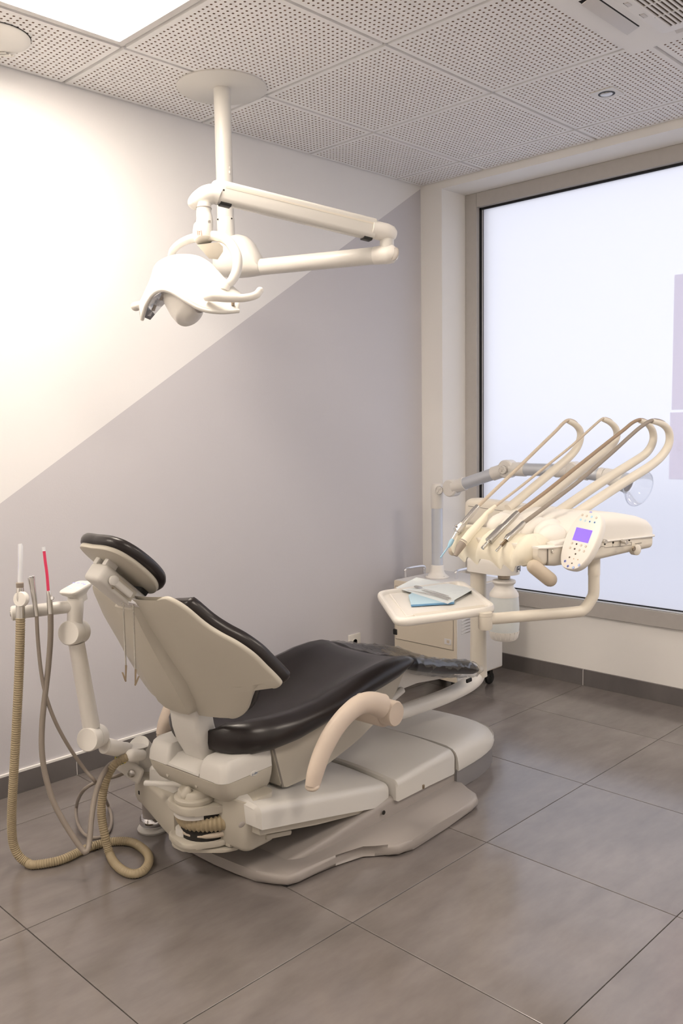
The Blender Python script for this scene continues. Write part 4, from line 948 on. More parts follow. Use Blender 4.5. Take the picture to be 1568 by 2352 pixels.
# lamp head: a saddle shaped shell, rows run back -> front
cols = 9
backr = [(345, 668, 2.80), (352, 640, 2.80), (366, 618, 2.79), (392, 606, 2.78), (425, 602, 2.77), (455, 606, 2.75), (484, 622, 2.73), (515, 650, 2.70), (552, 684, 2.68)]
ridge = [(326, 692, 2.76), (348, 642, 2.74), (360, 609, 2.72), (390, 591, 2.71), (422, 587, 2.70), (452, 591, 2.68), (482, 609, 2.66), (512, 642, 2.63), (554, 680, 2.62)]
midr = [(322, 706, 2.70), (342, 664, 2.68), (356, 636, 2.66), (380, 618, 2.64), (412, 612, 2.62), (440, 630, 2.60), (470, 660, 2.58), (506, 688, 2.57), (550, 698, 2.58)]
front = [(326, 734, 2.68), (336, 700, 2.64), (352, 676, 2.61), (372, 666, 2.58), (398, 673, 2.56), (428, 692, 2.54), (464, 711, 2.53), (506, 717, 2.53), (548, 714, 2.56)]
rows_ = [catmull([pd(u, v, t) for u, v, t in r], 5) for r in (backr, ridge, midr, front)]
nc = len(rows_[0]); grid = []
for c in range(nc): grid.append(catmull([r[c] for r in rows_], 5))
V = [p for g in grid for p in g]; nr = len(grid[0]); Fg = [[c * nr + r, c * nr + r + 1, (c + 1) * nr + r + 1, (c + 1) * nr + r] for c in range(nc - 1) for r in range(nr - 1)]
shl = emit('lamp_shell', (V, Fg), M_WHITE, ol, angle=80)
sm = shl.modifiers.new('thickness', 'SOLIDIFY'); sm.thickness = .010; sm.offset = 0
emit('rounded_rim', tube([grid[c][-1] for c in range(nc)], .0062, 10), M_WHITE, shl)
# bulb housing under the saddle
bh = emit('bulb_housing', tube(catmull([pd(395, 640, 2.70), pd(408, 672, 2.66), pd(424, 702, 2.63), pd(436, 722, 2.61), pd(440, 734, 2.605)], 5), [.050, .058, .057, .050, .020], 30, flat=.85), M_UNITW, ol, angle=60)
emit('housing_button', disc(pd(457, 706, 2.572), (RCI @ Vector((.5, -1, -.3))), .016, .010, .003, 20), M_BASE, bh)
# reflector window
rf = emit('reflector', loft([[pd(u, v, t) for u, v, t in ((329, 728, 2.690), (338, 703, 2.67), (352, 683, 2.65), (368, 672, 2.63))], [pd(u, v, t) for u, v, t in ((345, 735, 2.70), (356, 722, 2.69), (372, 704, 2.67), (386, 690, 2.65))]], cap=False, closed=False), M_MIRROR, ol, smooth=False)
for a in range(4):
    u, v = 338 + a * 9, 725 - a * 12; emit('facet', loft([[pd(u, v, 2.665 - a * .01), pd(u + 6, v - 14, 2.655 - a * .01)], [pd(u + 8, v + 2, 2.668 - a * .01), pd(u + 13, v - 11, 2.66 - a * .01)]], cap=False, closed=False), M_STEEL if a % 2 else M_MIRROR, rf, smooth=False)
# yoke
yk = [(392, 592, 2.80), (398, 574, 2.78), (416, 558, 2.765), (440, 548, 2.75), (470, 543, 2.73), (500, 543, 2.705), (522, 553, 2.685), (537, 572, 2.665), (545, 596, 2.645), (543, 622, 2.63), (532, 645, 2.615), (517, 657, 2.605)]
emit('yoke', tube(resample(catmull([pd(*p) for p in yk], 8), .006), [.011, .012, .013, .0145, .0155, .0155, .0155, .0155, .0155, .015, .0145, .012], 18), M_WHITE, ol, angle=60)
emit('yoke_socket', lathe([(.014, 0), (.016, .004), (.015, .018)], pd(514, 668, 2.60), (pd(518, 655, 2.605) - pd(514, 668, 2.60)), 20), M_UNITW, ol)
emit('yoke_block', loft([[pd(u, v, t) for u, v, t in ((452, 562, 2.70), (500, 556, 2.68), (512, 566, 2.68), (512, 578, 2.70), (500, 596, 2.73), (480, 594, 2.74))], [pd(u, v, t + .05) for u, v, t in ((452, 562, 2.70), (500, 556, 2.68), (512, 566, 2.68), (512, 578, 2.70), (500, 596, 2.73), (480, 594, 2.74))]]), M_UNIT, ol)
# handles
hr = [(472, 684, 2.535), (490, 681, 2.52), (520, 684, 2.515), (552, 685, 2.52), (575, 682, 2.525), (590, 676, 2.53), (596, 667, 2.535)]
emit('handle', tube(catmull([pd(*p) for p in hr], 6), [.010, .0145, .013, .0115, .011, .011, .010], 16), M_UNITW, ol, angle=60)
emit('handle_tip', ellipsoid(pd(597, 667, 2.535), (.011, 0, 0), (0, .011, 0), (0, 0, .010), 8, 12), M_UNITW, ol)
hl2 = [(352, 690, 2.70), (335, 697, 2.715), (318, 702, 2.73)]
emit('handle', tube(catmull([pd(*p) for p in hl2], 6), [.010, .0115, .013], 16), M_UNITW, ol, angle=60)
emit('handle_tip', ellipsoid(pd(312, 704, 2.735), (.016, 0, 0), (0, .016, 0), (0, 0, .0145), 8, 12), M_UNITW, ol)
emit('brass_latch', rbox(*[q for p in (pd(535, 698, 2.556),) for q in (p.x - .004, p.x + .004, p.y - .004, p.y + .004, p.z - .005, p.z + .005)], .001, 1), M_BRONZE, shl)
# ================================================================== delivery unit at the foot of the chair
HD = axes((2.231, 1.334, .914), (.968, -.252, 0), (.252, .968, 0), (0, 0, 1))
def hp(u, v, l): return on_plane(u, v, HD, 1, l)
frame(I4)
PB_ = CH @ Vector((1.312, -.09, 0)); PB_.z = 0
du = thing('delivery_unit', 'ivory dental delivery unit on a post with four curved instrument arms', 'dental unit', Matrix.Translation((PB_.x, PB_.y, .26)))
frame(CH)
mp = catmull([(.60, -.07, .318)] + [cpx(u, v, -.09) for u, v in ((905, 1638), (960, 1622), (1020, 1600), (1062, 1580), (1086, 1564), (1096, 1550), (1099, 1530))], 6)
emit('mounting_arm', tube(mp, [.024, .026, .028, .029, .031, .031, .031], 22), M_UNITW, du)
frame(I4)
emit('post', lathe([(.036, .285), (.033, .34), (.032, .45), (.032, .965), (.030, .972)], PB_, seg=32), M_UNIT, du)
# flexible arm from the post to the head
f0 = Vector((PB_.x, PB_.y, .945)); f1 = HD @ Vector((.42, .26, .015)); fa = (f1 - f0); fa.normalize(); fs = Vector((-fa.y, fa.x, 0)).normalized(); fu = fs.cross(fa) * -1
if fu.z < 0: fu = -fu
LF = (f1 - f0).length
fx = emit('flex_arm', loft([[f0 + fa * a + fs * y + fu * z for y, z in rsec(-.040 * s, .040 * s, -.052 * s, .058 * s, .022, 5)] for a, s in ((-.05, .62), (-.04, .85), (-.02, .97), (.0, 1.0), (LF * .5, 1.0), (LF, .95))]), M_UNIT, du, angle=50)
emit('arm_seam', loft([[f0 + fa * a + fs * y + fu * z for y, z in ((-.0405, .026), (-.0405, .028), (.0405, .028), (.0405, .026))] for a in (-.015, LF * .8)]), M_SEAM, fx)
# water bottle bracket on the post
bc = pd(1157, 1380, 3.40); bc.z = 0
vb = (bc - PB_); vb.z = 0; Lv = vb.length; vb.normalize(); vw = Vector((-vb.y, vb.x, 0)); BM = axes(PB_, vb, vw, (0, 0, 1))
zc = pd(1157, 1316, 3.40).z
stad = [(.0 + .045 * math.cos(a), .045 * math.sin(a)) for a in [math.radians(90 + 180 * k / 14) for k in range(15)]] + [(Lv + .060 * math.cos(a), .060 * math.sin(a)) for a in [math.radians(-90 + 180 * k / 18) for k in range(19)]]
brk = emit('bottle_bracket', xf(loft([[(Lv * .5 + (x - Lv * .5) * s, y * s, zc + z) for x, y in stad] for s, z in ((1, 0), (1, .040), (.97, .048), (.85, .060), (.62, .070), (.35, .076))]), BM), M_UNITW, du, angle=35)
for a, b, c, d in ((.010, .014, .008, .030), (.016, .034, .016, .022), (.020, .030, .026, .031), (.040, .046, .010, .034)):
    q = axes(bc + (RCI @ Vector((.86, -.5, 0))).normalized() * .0602, (RCI @ Vector((.5, .86, 0))).normalized(), (0, 0, 1), (RCI @ Vector((.86, -.5, 0))).normalized())
    emit('printed_mark', xf(box(a - .030, b - .030, zc + c, zc + d, -.0004, .0006), q), M_BLACK, brk, smooth=False)
# ---- head
frame(HD)
lo = []
for d, l0, l1, z0, z1, r in ((-.050, .012, .400, -.012, .014, .012), (-.035, .004, .408, -.036, .015, .016), (.02, .0, .412, -.043, .015, .02), (.20, .0, .41, -.040, .015, .02), (.33, .0, .40, -.030, .015, .02), (.432, .003, .39, -.024, .015, .018), (.445, .015, .378, -.012, .014, .012)):
    lo.append([(d, l, z) for l, z in rsec(l0, l1, z0, z1, [r, r, .002, .002], 5)])
head_ = emit('head_lower_shell', loft(lo), M_UNIT, du)
rid = []
for d, q in ((-.05, .012), (-.03, .0), (.435, 0.0), (.449, .012)): rid.append([(d, l, z) for l, z in rsec(-.004 + q, .414 - q, .0135, .0195, .003, 3)])
emit('ridge_band', loft(rid), M_UNITW, head_)
lid = []
for d, zt, q, r in ((.010, .026, .004, .004), (.085, .034, .004, .008), (.10, .055, .006, .020), (.135, .085, .002, .035), (.20, .103, .0, .040), (.30, .097, .0, .040), (.38, .082, .001, .036), (.42, .068, .003, .030), (.440, .050, .008, .02), (.447, .024, .02, .004)):
    lid.append([(d, l, z) for l, z in rsec(.002 + q, .408 - q, .019, zt, [.001, .001, r, r], 6)])
emit('head_lid', loft(lid), M_UNITW, du, angle=50)
emit('shell_split', box(-.0225, -.0205, -.0008, .01, -.035, .014), M_SEAM, head_, smooth=False)
# underside bumps, screws and flow knobs on the side
emit('latch_bump', lathe([(.017, -.004), (.017, .014), (.013, .017)], hp(1455, 1262, .002) , (0, -1, 0), 22), M_UNIT, head_)
emit('latch_screw', disc(hp(1454, 1260, -.014), (0, -1, 0), .008, .004, .001, 16), M_BRONZE, head_)
emit('side_screw', disc(hp(1268, 1266, .001), (0, -1, 0), .006, .004, .001, 16), M_STEEL, head_)
for (u, v) in ((1386, 1243), (1434, 1245)):
    c = hp(u, v, -.02); k = emit('flow_knob', lathe([(.006, -.022), (.0065, -.02), (.0065, .012), (.0055, .014)], c, (-.35, -1, 0), 16), M_STEEL, head_)
for (u, v) in ((1388, 1249), (1407, 1246), (1425, 1244), (1444, 1240)): emit('flow_port', disc(hp(u, v, .001), (0, -1, 0), .0042, .0016, .0004, 12), M_DARK, head_)
def line_on_side(pts, w=.0006):
    P = [hp(u, v, -.0010) for u, v in pts]
    for a, b in zip(P, P[1:]): emit('printed_line', tube([a, b], w, 4, flat=.5), M_SEAM, head_)
line_on_side([(1375, 1261), (1380, 1255), (1386, 1255)]); line_on_side([(1388, 1254), (1388, 1258), (1450, 1252), (1450, 1245), (1445, 1245)]); line_on_side([(1407, 1250), (1407, 1256)]); line_on_side([(1424, 1247), (1424, 1254)])
line_on_side([(1458, 1249), (1473, 1247)], .0009)
# scalloped silicone instrument mat
LI = (.362, .302, .200, .142)
def groove(l):
    return sum(math.exp(-((l - q) / .019) ** 2) for q in (.338, .275, .165, .110))
rings = []
for k in range(85):
    l = .040 + .366 * k / 84; e = min(1, (l - .040) / .03, (.406 - l) / .03); e = math.sqrt(max(e, .02)) ; g = groove(l) * .028
    pr = [(-.030, -.036), (-.062, -.036), (-.084, -.026), (-.094, -.004), (-.090, .022), (-.072, .046), (-.048, .060), (-.024, .066), (-.004, .064), (.010, .056), (.020, .042), (.024, .028), (.024, .016), (.0, .015)]
    c = (.0, .01)
    R = []
    for i, (d, z) in enumerate(pr):
        f = 1.0 if i in (0, 13, 12) else (1 - .25 * (1 - e)); gg = g if 2 <= i <= 9 else 0
        R.append((c[0] + (d - c[0]) * f + gg * .5 + .012, l, c[1] + (z - c[1]) * f - gg * .9 - (.014 if 2 <= i <= 10 else 0)))
    rings.append(R)
mt = emit('instrument_mat', loft(rings), M_SILICONE, du, angle=60)
# oval thumb pad on the mat's near end, rounded rests behind
emit('end_pad', ellipsoid((-.040, .066, .004), (.026, 0, .044), (0, .034, 0), (-.030, 0, .020), 10, 20), M_SILICONE, mt)
for q in LI: emit('arm_root', ellipsoid((.095, q - .030, .040), (.062, 0, 0), (0, .034, 0), (0, 0, .046), 10, 18), M_UNITW, mt)
emit('arm_root', ellipsoid((.065, .070, .036), (.050, 0, 0), (0, .036, 0), (0, 0, .038), 10, 18), M_UNITW, mt)
# curved arms that carry the hoses
arms = [(.362, [(1166, 1168), (1200, 1140), (1250, 1098), (1300, 1056), (1322, 1032), (1332, 1008), (1331, 988), (1320, 975), (1304, 967)], .0150),
        (.302, [(1216, 1176), (1260, 1140), (1320, 1092), (1378, 1046), (1404, 1024), (1416, 1002), (1413, 983), (1400, 970), (1384, 963)], .0150),
        (.200, [(1252, 1196), (1310, 1156), (1380, 1108), (1450, 1064), (1484, 1040), (1499, 1014), (1498, 990), (1486, 973), (1468, 966)], .0160),
        (.142, [(1280, 1208), (1340, 1168), (1420, 1116), (1490, 1072), (1520, 1046), (1536, 1018), (1535, 990), (1520, 974), (1496, 967)], .0160)]
for l, px_, r in arms:
    P = resample(catmull([hp(u, v, l) for u, v in px_], 8), .008)
    emit('curved_arm', tube(P, [r, r, r, r, r * .98, r * .95, r * .9, r * .8, r * .55], 16), M_UNIT, du, angle=60)
# control panel
p_bot, p_top = hp(1306, 1306, -.062), hp(1359, 1176, -.062)
pu = (p_top - p_bot).normalized(); pl = Vector((.0, -1, 0)); pl = (pl - pu * pl.dot(pu)).normalized(); pn = pl.cross(pu)
if pn.x > 0: pn = -pn
pc = (p_bot + p_top) / 2; hh_ = (p_top - p_bot).length / 2 + .002
PM = axes(pc, pl, pu, pn)
hw_ = .060
ov = []
for k in range(44):
    a = 2 * math.pi * k / 44; c, s = math.cos(a), math.sin(a); w = hw_ * (1.0 - .10 * max(0, -s)); ov.append((w * (1 if c > 0 else -1) * abs(c) ** .68, hh_ * (1 if s > 0 else -1) * abs(s) ** .82))
panel = emit('control_panel', xf(loft([[(x * q, y * q, z) for x, y in ov] for q, z in ((.93, -.024), (.985, -.018), (1.0, -.010), (1.0, -.004), (.985, .0), (.95, .0012))]), PM), M_UNITW, du, angle=50)
def ppix(u, v):
    """pixel -> panel coordinates"""
    q = on_plane(u, v, HD @ PM, 2, .0012); return q.x, q.y
sc = [ppix(u, v) for u, v in ((1324, 1211), (1361, 1219), (1350, 1248), (1314, 1240))]
emit('screen', xf((([(x, y, .0020) for x, y in sc]), [[0, 1, 2, 3]]), PM), M_SCREEN, panel, smooth=False)
def key(u, v, r, m, inner=None):
    x, y = ppix(u, v)
    k = emit('key', xf(lathe([(r, .0010), (r, .0020)], (x, y, 0), (0, 0, 1), 14), PM), m, panel, smooth=False)
    if inner: emit('key_face', xf(lathe([(r * .62, .0019), (r * .62, .0024)], (x, y, 0), (0, 0, 1), 12), PM), inner, k, smooth=False)
S_ = lambda cx, cy: (1280 + cx / 13.07, 1160 + cy / 13.07)
for c in ((745, 300), (880, 330), (1165, 385)): key(*S_(*c), .0036, M_KEYTAN, M_WHITE)
for c in ((1025, 355), (695, 440), (830, 468)): key(*S_(*c), .0038, M_KEYBLUE, M_WHITE if c[0] == 830 else None)
for c in ((970, 500), (1115, 525)): key(*S_(*c), .0034, M_KEYBLUE, M_KEYDARK)
for i, c in enumerate(((437, 1145), (710, 1210), (848, 1245), (380, 1285), (652, 1355), (795, 1390))): key(*S_(*c), .0036, M_KEYTAN, M_WHITE)
for c in ((572, 1172), (515, 1318)): key(*S_(*c), .0028, M_KEYBLACK)
for c, r, m in (((540, 1470), .0026, M_KEYBLACK), ((360, 1570), .0026, M_KEYBLACK), ((610, 1640), .0022, M_KEYTAN), ((432, 1750), .0022, M_KEYBLACK), ((485, 1615), .002, M_KEYTAN)): key(*S_(*c), r, m)
for c in ((228, 1685), (312, 1835)): key(*S_(*c), .0042, M_KEYVIOLET, M_KEYDARK)
for c in ((472, 1880), (645, 1805)): key(*S_(*c), .0042, M_KEYVIOLET, M_KEYBLUE)
lx_, ly_ = ppix(*S_(1000, 212)); emit('logo_mark', xf(prism(rsec(lx_ - .005, lx_ + .005, ly_ - .0022, ly_ + .0022, .002), .001, .0018), PM), M_KEYVIOLET, panel, smooth=False)
emit('panel_stalk', tube([PM @ Vector((0, -.02, -.02)), hp(1330, 1255, .03), Vector((.10, .06, -.01))], .014, 14), M_UNIT, panel)
# grips
gp = emit('grip', capsule(hp(1226, 1302, .02), hp(1262, 1331, -.012), .0215), M_HANDLE, du)
emit('grip_neck', tube([hp(1232, 1298, .03), Vector((-.02, .05, -.02))], .018, 14), M_HANDLE, gp)
gp2 = emit('grip', capsule(hp(1040, 1266, .41), hp(1088, 1266, .40), .0155), M_HANDLE, du)
emit('grip_neck', tube([hp(1085, 1268, .40), Vector((.0, .36, -.03))], .014, 14), M_HANDLE, gp2)
# tray arm
frame(I4)
tz = .708
tp = pz(1114, 1424, tz - .002)
t0_ = HD @ hp(1364, 1290, .045); t0_.z = .885
dn = Vector((t0_.x, t0_.y, 0))
bend = [t0_, Vector((dn.x, dn.y, .80)), Vector((dn.x, dn.y, tz + .060)), Vector((dn.x, dn.y, tz + .03)) + (tp - dn).normalized() * .012]
vdir = (Vector((tp.x, tp.y, 0)) - dn); vdir.z = 0; vdir.normalize()
bend += [Vector((dn.x, dn.y, tz + .006)) + vdir * .034, Vector((dn.x, dn.y, tz)) + vdir * .07, Vector((dn.x, dn.y, tz)) + vdir * .2, Vector((tp.x, tp.y, tz)) - vdir * .0]
ta = emit('tray_arm', tube(resample(catmull(bend, 10), .008), .0175, 20), M_UNIT, du, angle=60)
emit('arm_cap', lathe([(.0185, -.045), (.0185, -.001), (.0178, 0), (.0185, .001), (.0185, .012), (.015, .022), (.008, .027)], t0_ + Vector((0, 0, -.02)), seg=28), M_UNIT, ta)
emit('tray_swivel', lathe([(.019, -.030), (.0215, -.024), (.0215, .010), (.020, .0105), (.0215, .011), (.0215, .022)], Vector((tp.x, tp.y, tz)), seg=28), M_UNIT, ta)
# ---- tray (rests on the arm)
TC = [pz(u, v, .742) for u, v in ((862, 1357), (908, 1424), (1144, 1393), (1062, 1331))]
tray = thing('instrument_tray', 'ivory rounded instrument tray with raised rim on the unit arm', 'tray', Matrix.Translation((sum((p for p in TC), Vector()) / 4).to_tuple()))
cz_ = sum((p for p in TC), Vector()) / 4
def tring(s, z, r): return [Vector((p.x, p.y, z)) for p in round_poly([(cz_.x + (p.x - cz_.x) * s, cz_.y + (p.y - cz_.y) * s) for p in TC] and [Vector((cz_.x + (p.x - cz_.x) * s, cz_.y + (p.y - cz_.y) * s)) for p in TC], r, 7)]
tb = emit('tray_body', loft([tring(.90, .716, .045), tring(.95, .716, .05), tring(.985, .720, .055), tring(1.0, .729, .055), tring(.995, .737, .055), tring(.975, .742, .052), tring(.93, .742, .050), tring(.91, .739, .048), tring(.895, .730, .046)]), M_UNITW, tray, angle=50)
e1_, e2_ = (TC[1] - TC[0]), (TC[3] - TC[0])
def tpos(a, b, z): 
    p = TC[0] * (1 - a) * (1 - b) + TC[1] * a * (1 - b) + TC[2] * a * b + TC[3] * (1 - a) * b; return Vector((p.x, p.y, z))
emit('inner_lip', tube([tpos(.10, .14, .7315), tpos(.86, .14, .7315), tpos(.86, .94, .7315)], .0042, 8), M_UNITW, tb)
emit('pen_groove', loft([[tpos(.865, b, .7325), tpos(.93, b, .7325), tpos(.93, b, .7385), tpos(.865, b, .7385)] for b in (.20, .90)]), M_UNIT, tb)
# blue bib, pouch and instruments on the tray
bb = thing('paper_bib', 'folded light blue paper bib lying under the sterile pouch', 'bib', Matrix.Translation(pz(985, 1380, .733)))
q = [pz(u, v, .7355) for u, v in ((938, 1368), (944, 1391), (1042, 1385), (1052, 1356), (975, 1345))]
emit('folded_sheet', prism([(p.x, p.y) for p in q], .7322, .7385, .001), M_CLOTH, bb)
emit('folded_edge', tube([Vector((q[1].x, q[1].y, .7352)), Vector((q[2].x, q[2].y, .7352))], .0034, 6), M_CLOTHD, bb)
po = thing('sterile_pouch', 'crinkled clear sterile pouch of steel instruments on the tray', 'pouch', Matrix.Translation(pz(990, 1360, .74)))
A_, B_, C_, D_ = [(908, 1350), (956, 1326), (1090, 1352), (1028, 1387)]
rnd = random.Random(11); nu, nv = 16, 9
def psheet(zb, amp):
    V = []; Fp = []
    for i in range(nu + 1):
        for j in range(nv + 1):
            a, b = i / nu, j / nv
            u = (A_[0] * (1 - a) + D_[0] * a) * (1 - b) + (B_[0] * (1 - a) + C_[0] * a) * b; v = (A_[1] * (1 - a) + D_[1] * a) * (1 - b) + (B_[1] * (1 - a) + C_[1] * a) * b
            edge = min(a, 1 - a, b, 1 - b); V.append(pz(u, v, zb + amp * (.3 + min(edge * 4, 1)) * (.6 + rnd.uniform(-.5, .5)) + (.012 * max(0, b - .75) * 4 * max(0, .35 - a) * 3)))
    for i in range(nu):
        for j in range(nv): Fp.append([i * (nv + 1) + j, i * (nv + 1) + j + 1, (i + 1) * (nv + 1) + j + 1, (i + 1) * (nv + 1) + j])
    return V, Fp
emit('paper_back', psheet(.7388, .0008), mat('white_pouch_paper', (0.84, 0.90, 0.92), 0.7), po, angle=20)
emit('clear_front', psheet(.7475, .0045), M_POUCH, po, angle=20)
mi = thing('dental_mirror', 'small round dental mirror with steel handle inside the sterile pouch', 'dental mirror', Matrix.Translation(pz(960, 1350, .742)))
emit('mirror_head', lathe([(.0135, 0), (.0150, .001), (.0150, .0025), (.0130, .003)], pz(960, 1350, .7415), (.0, -.25, 1), 24), M_STEEL, mi)
emit('handle', tube([pz(968, 1355, .743), pz(985, 1360, .743), pz(1034, 1375, .743)], [.0014, .0028, .0036], 10), M_STEEL, mi)
pr_ = tag(emit('dental_probe', tube(catmull([pz(932, 1356, .743), pz(945, 1357, .742), pz(975, 1363, .742), pz(1000, 1369, .742), pz(1028, 1378, .742)], 4), [.0008, .0012, .0026, .003, .003], 10), M_STEEL), 'slender pointed steel probe inside the sterile pouch', 'dental probe')
tw_ = thing('dental_tweezers', 'thin steel tweezers lying inside the sterile pouch', 'tweezers', Matrix.Translation(pz(1010, 1366, .742)))
emit('tweezer_leg', tube([pz(970, 1352, .7435), pz(1000, 1360, .7435), pz(1030, 1369, .7435)], [.0007, .0018, .0014], 8), M_STEEL, tw_)
emit('tweezer_leg', tube([pz(972, 1355, .7425), pz(1000, 1363, .7425), pz(1030, 1369, .7435)], [.0007, .0018, .0014], 8), M_STEEL, tw_)
# ---- instruments lying on the mat, each with its hose over a curved arm
frame(HD)
def inst(name, label, cat, l, u, v): return thing(name, label, cat, HD @ Matrix.Translation(hp(u, v, l)))
def hose(parent, px_, l, r, m, lift=.0):
    P = catmull([hp(u, v, l) for u, v in px_], 8); P = resample(P, .009); emit('hose', tube(P, r, 10), m, parent)
INST_LIFT = Vector((-.006, -.004, .007))
hp_flat = hp
def hp(u, v, l): return hp_flat(u, v, l) + INST_LIFT * max(0, min(1, (v - 1150) / 25))
l = .362
i1 = inst('three_way_syringe', 'steel three way syringe with pale blue tip on the unit mat', 'syringe', l, 1070, 1205)
emit('grip_body', tube([hp(1098, 1166, l), hp(1090, 1177, l), hp(1068, 1204, l), hp(1060, 1214, l)], [.0085, .0100, .0100, .0110], 18), M_STEEL, i1)
emit('valve_block', tube([hp(1064, 1209, l), hp(1056, 1219, l), hp(1050, 1226, l)], [.0130, .0140, .0105], 8), M_STEEL, i1)
emit('button', disc(hp(1050, 1215, l) + Vector((-.002, 0, .004)), (-.6, 0, .7), .0042, .006, .001, 14), M_CHROME, i1)
emit('button', disc(hp(1049, 1222, l) + Vector((-.004, 0, .003)), (-.6, 0, .7), .0042, .006, .001, 14), M_CHROME, i1)
emit('nozzle', tube([hp(1051, 1226, l), hp(1040, 1245, l)], [.0062, .0058], 14), M_CHROME, i1)
emit('tip_collar', tube([hp(1041, 1243, l), hp(1037, 1250, l), hp(1034, 1256, l), hp(1031, 1261, l)], [.0062, .0076, .0062, .004], 14), M_BLUE, i1)
emit('tip_tube', tube([hp(1033, 1257, l), hp(1013, 1285, l)], [.0026, .0024], 10), M_BLUE, i1)
hose(i1, [(1098, 1166), (1140, 1122), (1190, 1074), (1240, 1025), (1276, 990), (1292, 973), (1304, 965), (1318, 968), (1328, 978)], l, .0058, M_HOSEL)
l = .302
i2 = inst('scaler_handpiece', 'ivory scaler handpiece with taupe cone tip on the unit mat', 'handpiece', l, 1090, 1215)
emit('body', tube([hp(1138, 1165, l), hp(1126, 1178, l), hp(1118, 1184, l), hp(1112, 1196, l), hp(1085, 1226, l), hp(1064, 1252, l)], [.0060, .0085, .0075, .0120, .0145, .0138], 20), M_SILICONE, i2)
emit('cone_tip', tube([hp(1067, 1248, l), hp(1058, 1260, l), hp(1047, 1281, l)], [.0140, .0130, .0065], 18), M_GREYTIP, i2)
hose(i2, [(1138, 1165), (1190, 1122), (1250, 1074), (1310, 1026), (1350, 990), (1370, 972), (1385, 961), (1400, 964), (1410, 974)], l, .0045, M_HOSEL)
l = .200
i3 = inst('micromotor_handpiece', 'thick steel micromotor with brown hose on the unit mat', 'handpiece', l, 1160, 1220)
emit('body', tube([hp(1190, 1182, l), hp(1182, 1190, l), hp(1160, 1212, l), hp(1152, 1219, l), hp(1124, 1248, l)], [.0090, .0102, .0102, .0132, .0135], 20), M_STEEL, i3)
emit('spigot', tube(resample([hp(1126, 1246, l), hp(1109, 1264, l)], .0016), [.0062 if k % 2 else .0054 for k in range(20)], 14), M_STEEL, i3)
hose(i3, [(1190, 1182), (1250, 1132), (1320, 1076), (1390, 1020), (1430, 989), (1452, 971), (1470, 964), (1486, 969), (1496, 980)], l, .0062, M_HOSEB)
l = .142
i4 = inst('turbine_hose_handpiece', 'slim steel coupling with grey hose on the end of the unit mat', 'handpiece', l, 1185, 1228)
emit('body', tube([hp(1204, 1205, l), hp(1196, 1214, l), hp(1178, 1231, l), hp(1170, 1238, l), hp(1163, 1246, l)], [.0076, .0092, .0090, .0112, .0092], 18), M_STEEL, i4)
emit('threaded_end', tube(resample([hp(1166, 1243, l), hp(1152, 1258, l)], .0016), [.0056 if k % 2 else .0042 for k in range(20)], 14), M_BRONZE, i4)
emit('spigot', tube([hp(1153, 1257, l), hp(1141, 1270, l)], [.0036, .0040], 12), M_STEEL, i4)
hose(i4, [(1204, 1205), (1260, 1160), (1330, 1104), (1400, 1044), (1446, 1002), (1472, 980), (1496, 966), (1520, 969), (1532, 982)], l, .0066, M_HOSEG)
hp = hp_flat
# ---- water bottle
frame(I4)
zb = pd(1157, 1470, 3.40).z; k_ = (zc - zb)
wb_ = thing('water_bottle', 'milky white water bottle screwed under the unit bracket', 'bottle', Matrix.Translation((bc.x, bc.y, zb)))
emit('neck_ring', lathe([(.022, zc - .020), (.024, zc - .018), (.024, zc + .001)], bc, seg=28), M_HANDLE, wb_)
emit('collar', lathe([(.030, zc - .022), (.044, zc - .026), (.046, zc - .032), (.043, zc - .038), (.037, zc - .043), (.038, zc - .054), (.048, zc - .066), (.056, zc - .078), (.057, zc - .088)], bc, seg=36), M_UNITW, wb_)
emit('bottle_wall', lathe([(.0555, zc - .086), (.058, zc - .115), (.060, zc - .150), (.060, zb + .060), (.058, zb + .036)], bc, seg=40), M_BOTTLE, wb_)
fl_ = []
emit('ribbed_foot', lathe([(.0575, zb + .040), (.0575, zb + .026), (.052, zb + .006), (.046, zb), (.0, zb)], bc, seg=40), M_UNITW, wb_)
for k in range(18):
    a = 2 * math.pi * k / 18; emit('foot_rib', tube([bc + Vector((.0572 * math.cos(a), .0572 * math.sin(a), zb + .036)), bc + Vector((.051 * math.cos(a), .051 * math.sin(a), zb + .008))], .003, 6), M_UNITW, wb_)
# ================================================================== mobile extraction cabinet in the corner
frame(I4)
CX0, CX1, CY0, CY1, CZ0, CZ1 = 3.20, 3.585, 2.425, 2.805, .085, .533
cab = thing('extraction_cabinet', 'ivory wheeled extraction cabinet with jointed silver suction arm in the corner', 'extraction unit', Matrix.Translation(((CX0 + CX1) / 2, (CY0 + CY1) / 2, 0)))
emit('case', rbox(CX0, CX1, CY0 + .002, CY1, CZ0, CZ1, .006, 2), M_CASE, cab)
sp_ = emit('side_panel', rbox(CX0 + .012, CX1 - .004, CY0 - .001, CY0 + .006, CZ0 + .006, CZ1 - .006, .002, 1), M_CASEW, cab)
emit('top_panel', rbox(CX0 + .006, CX1 - .006, CY0 + .006, CY1 - .006, CZ1 - .003, CZ1 + .002, .002, 1), M_CASEW, cab)
dz = pxx(975, 1480, CX0).z
door = emit('door', rbox(CX0 - .005, CX0 + .004, CY0 + .014, CY1 - .012, dz, CZ1 - .03, .0025, 1), M_CASE, cab)
emit('door_gap', box(CX0 - .0004, CX0 + .001, CY0 + .0115, CY1 - .0095, dz - .0025, CZ1 - .0275), M_SEAM, cab, smooth=False)
lk = pxx(1028, 1474, CX0 - .005)
lok = emit('lock_plate', rbox(CX0 - .0075, CX0 - .004, lk.y - .020, lk.y + .020, lk.z - .014, lk.z + .014, .002, 1), M_CASEW, door)
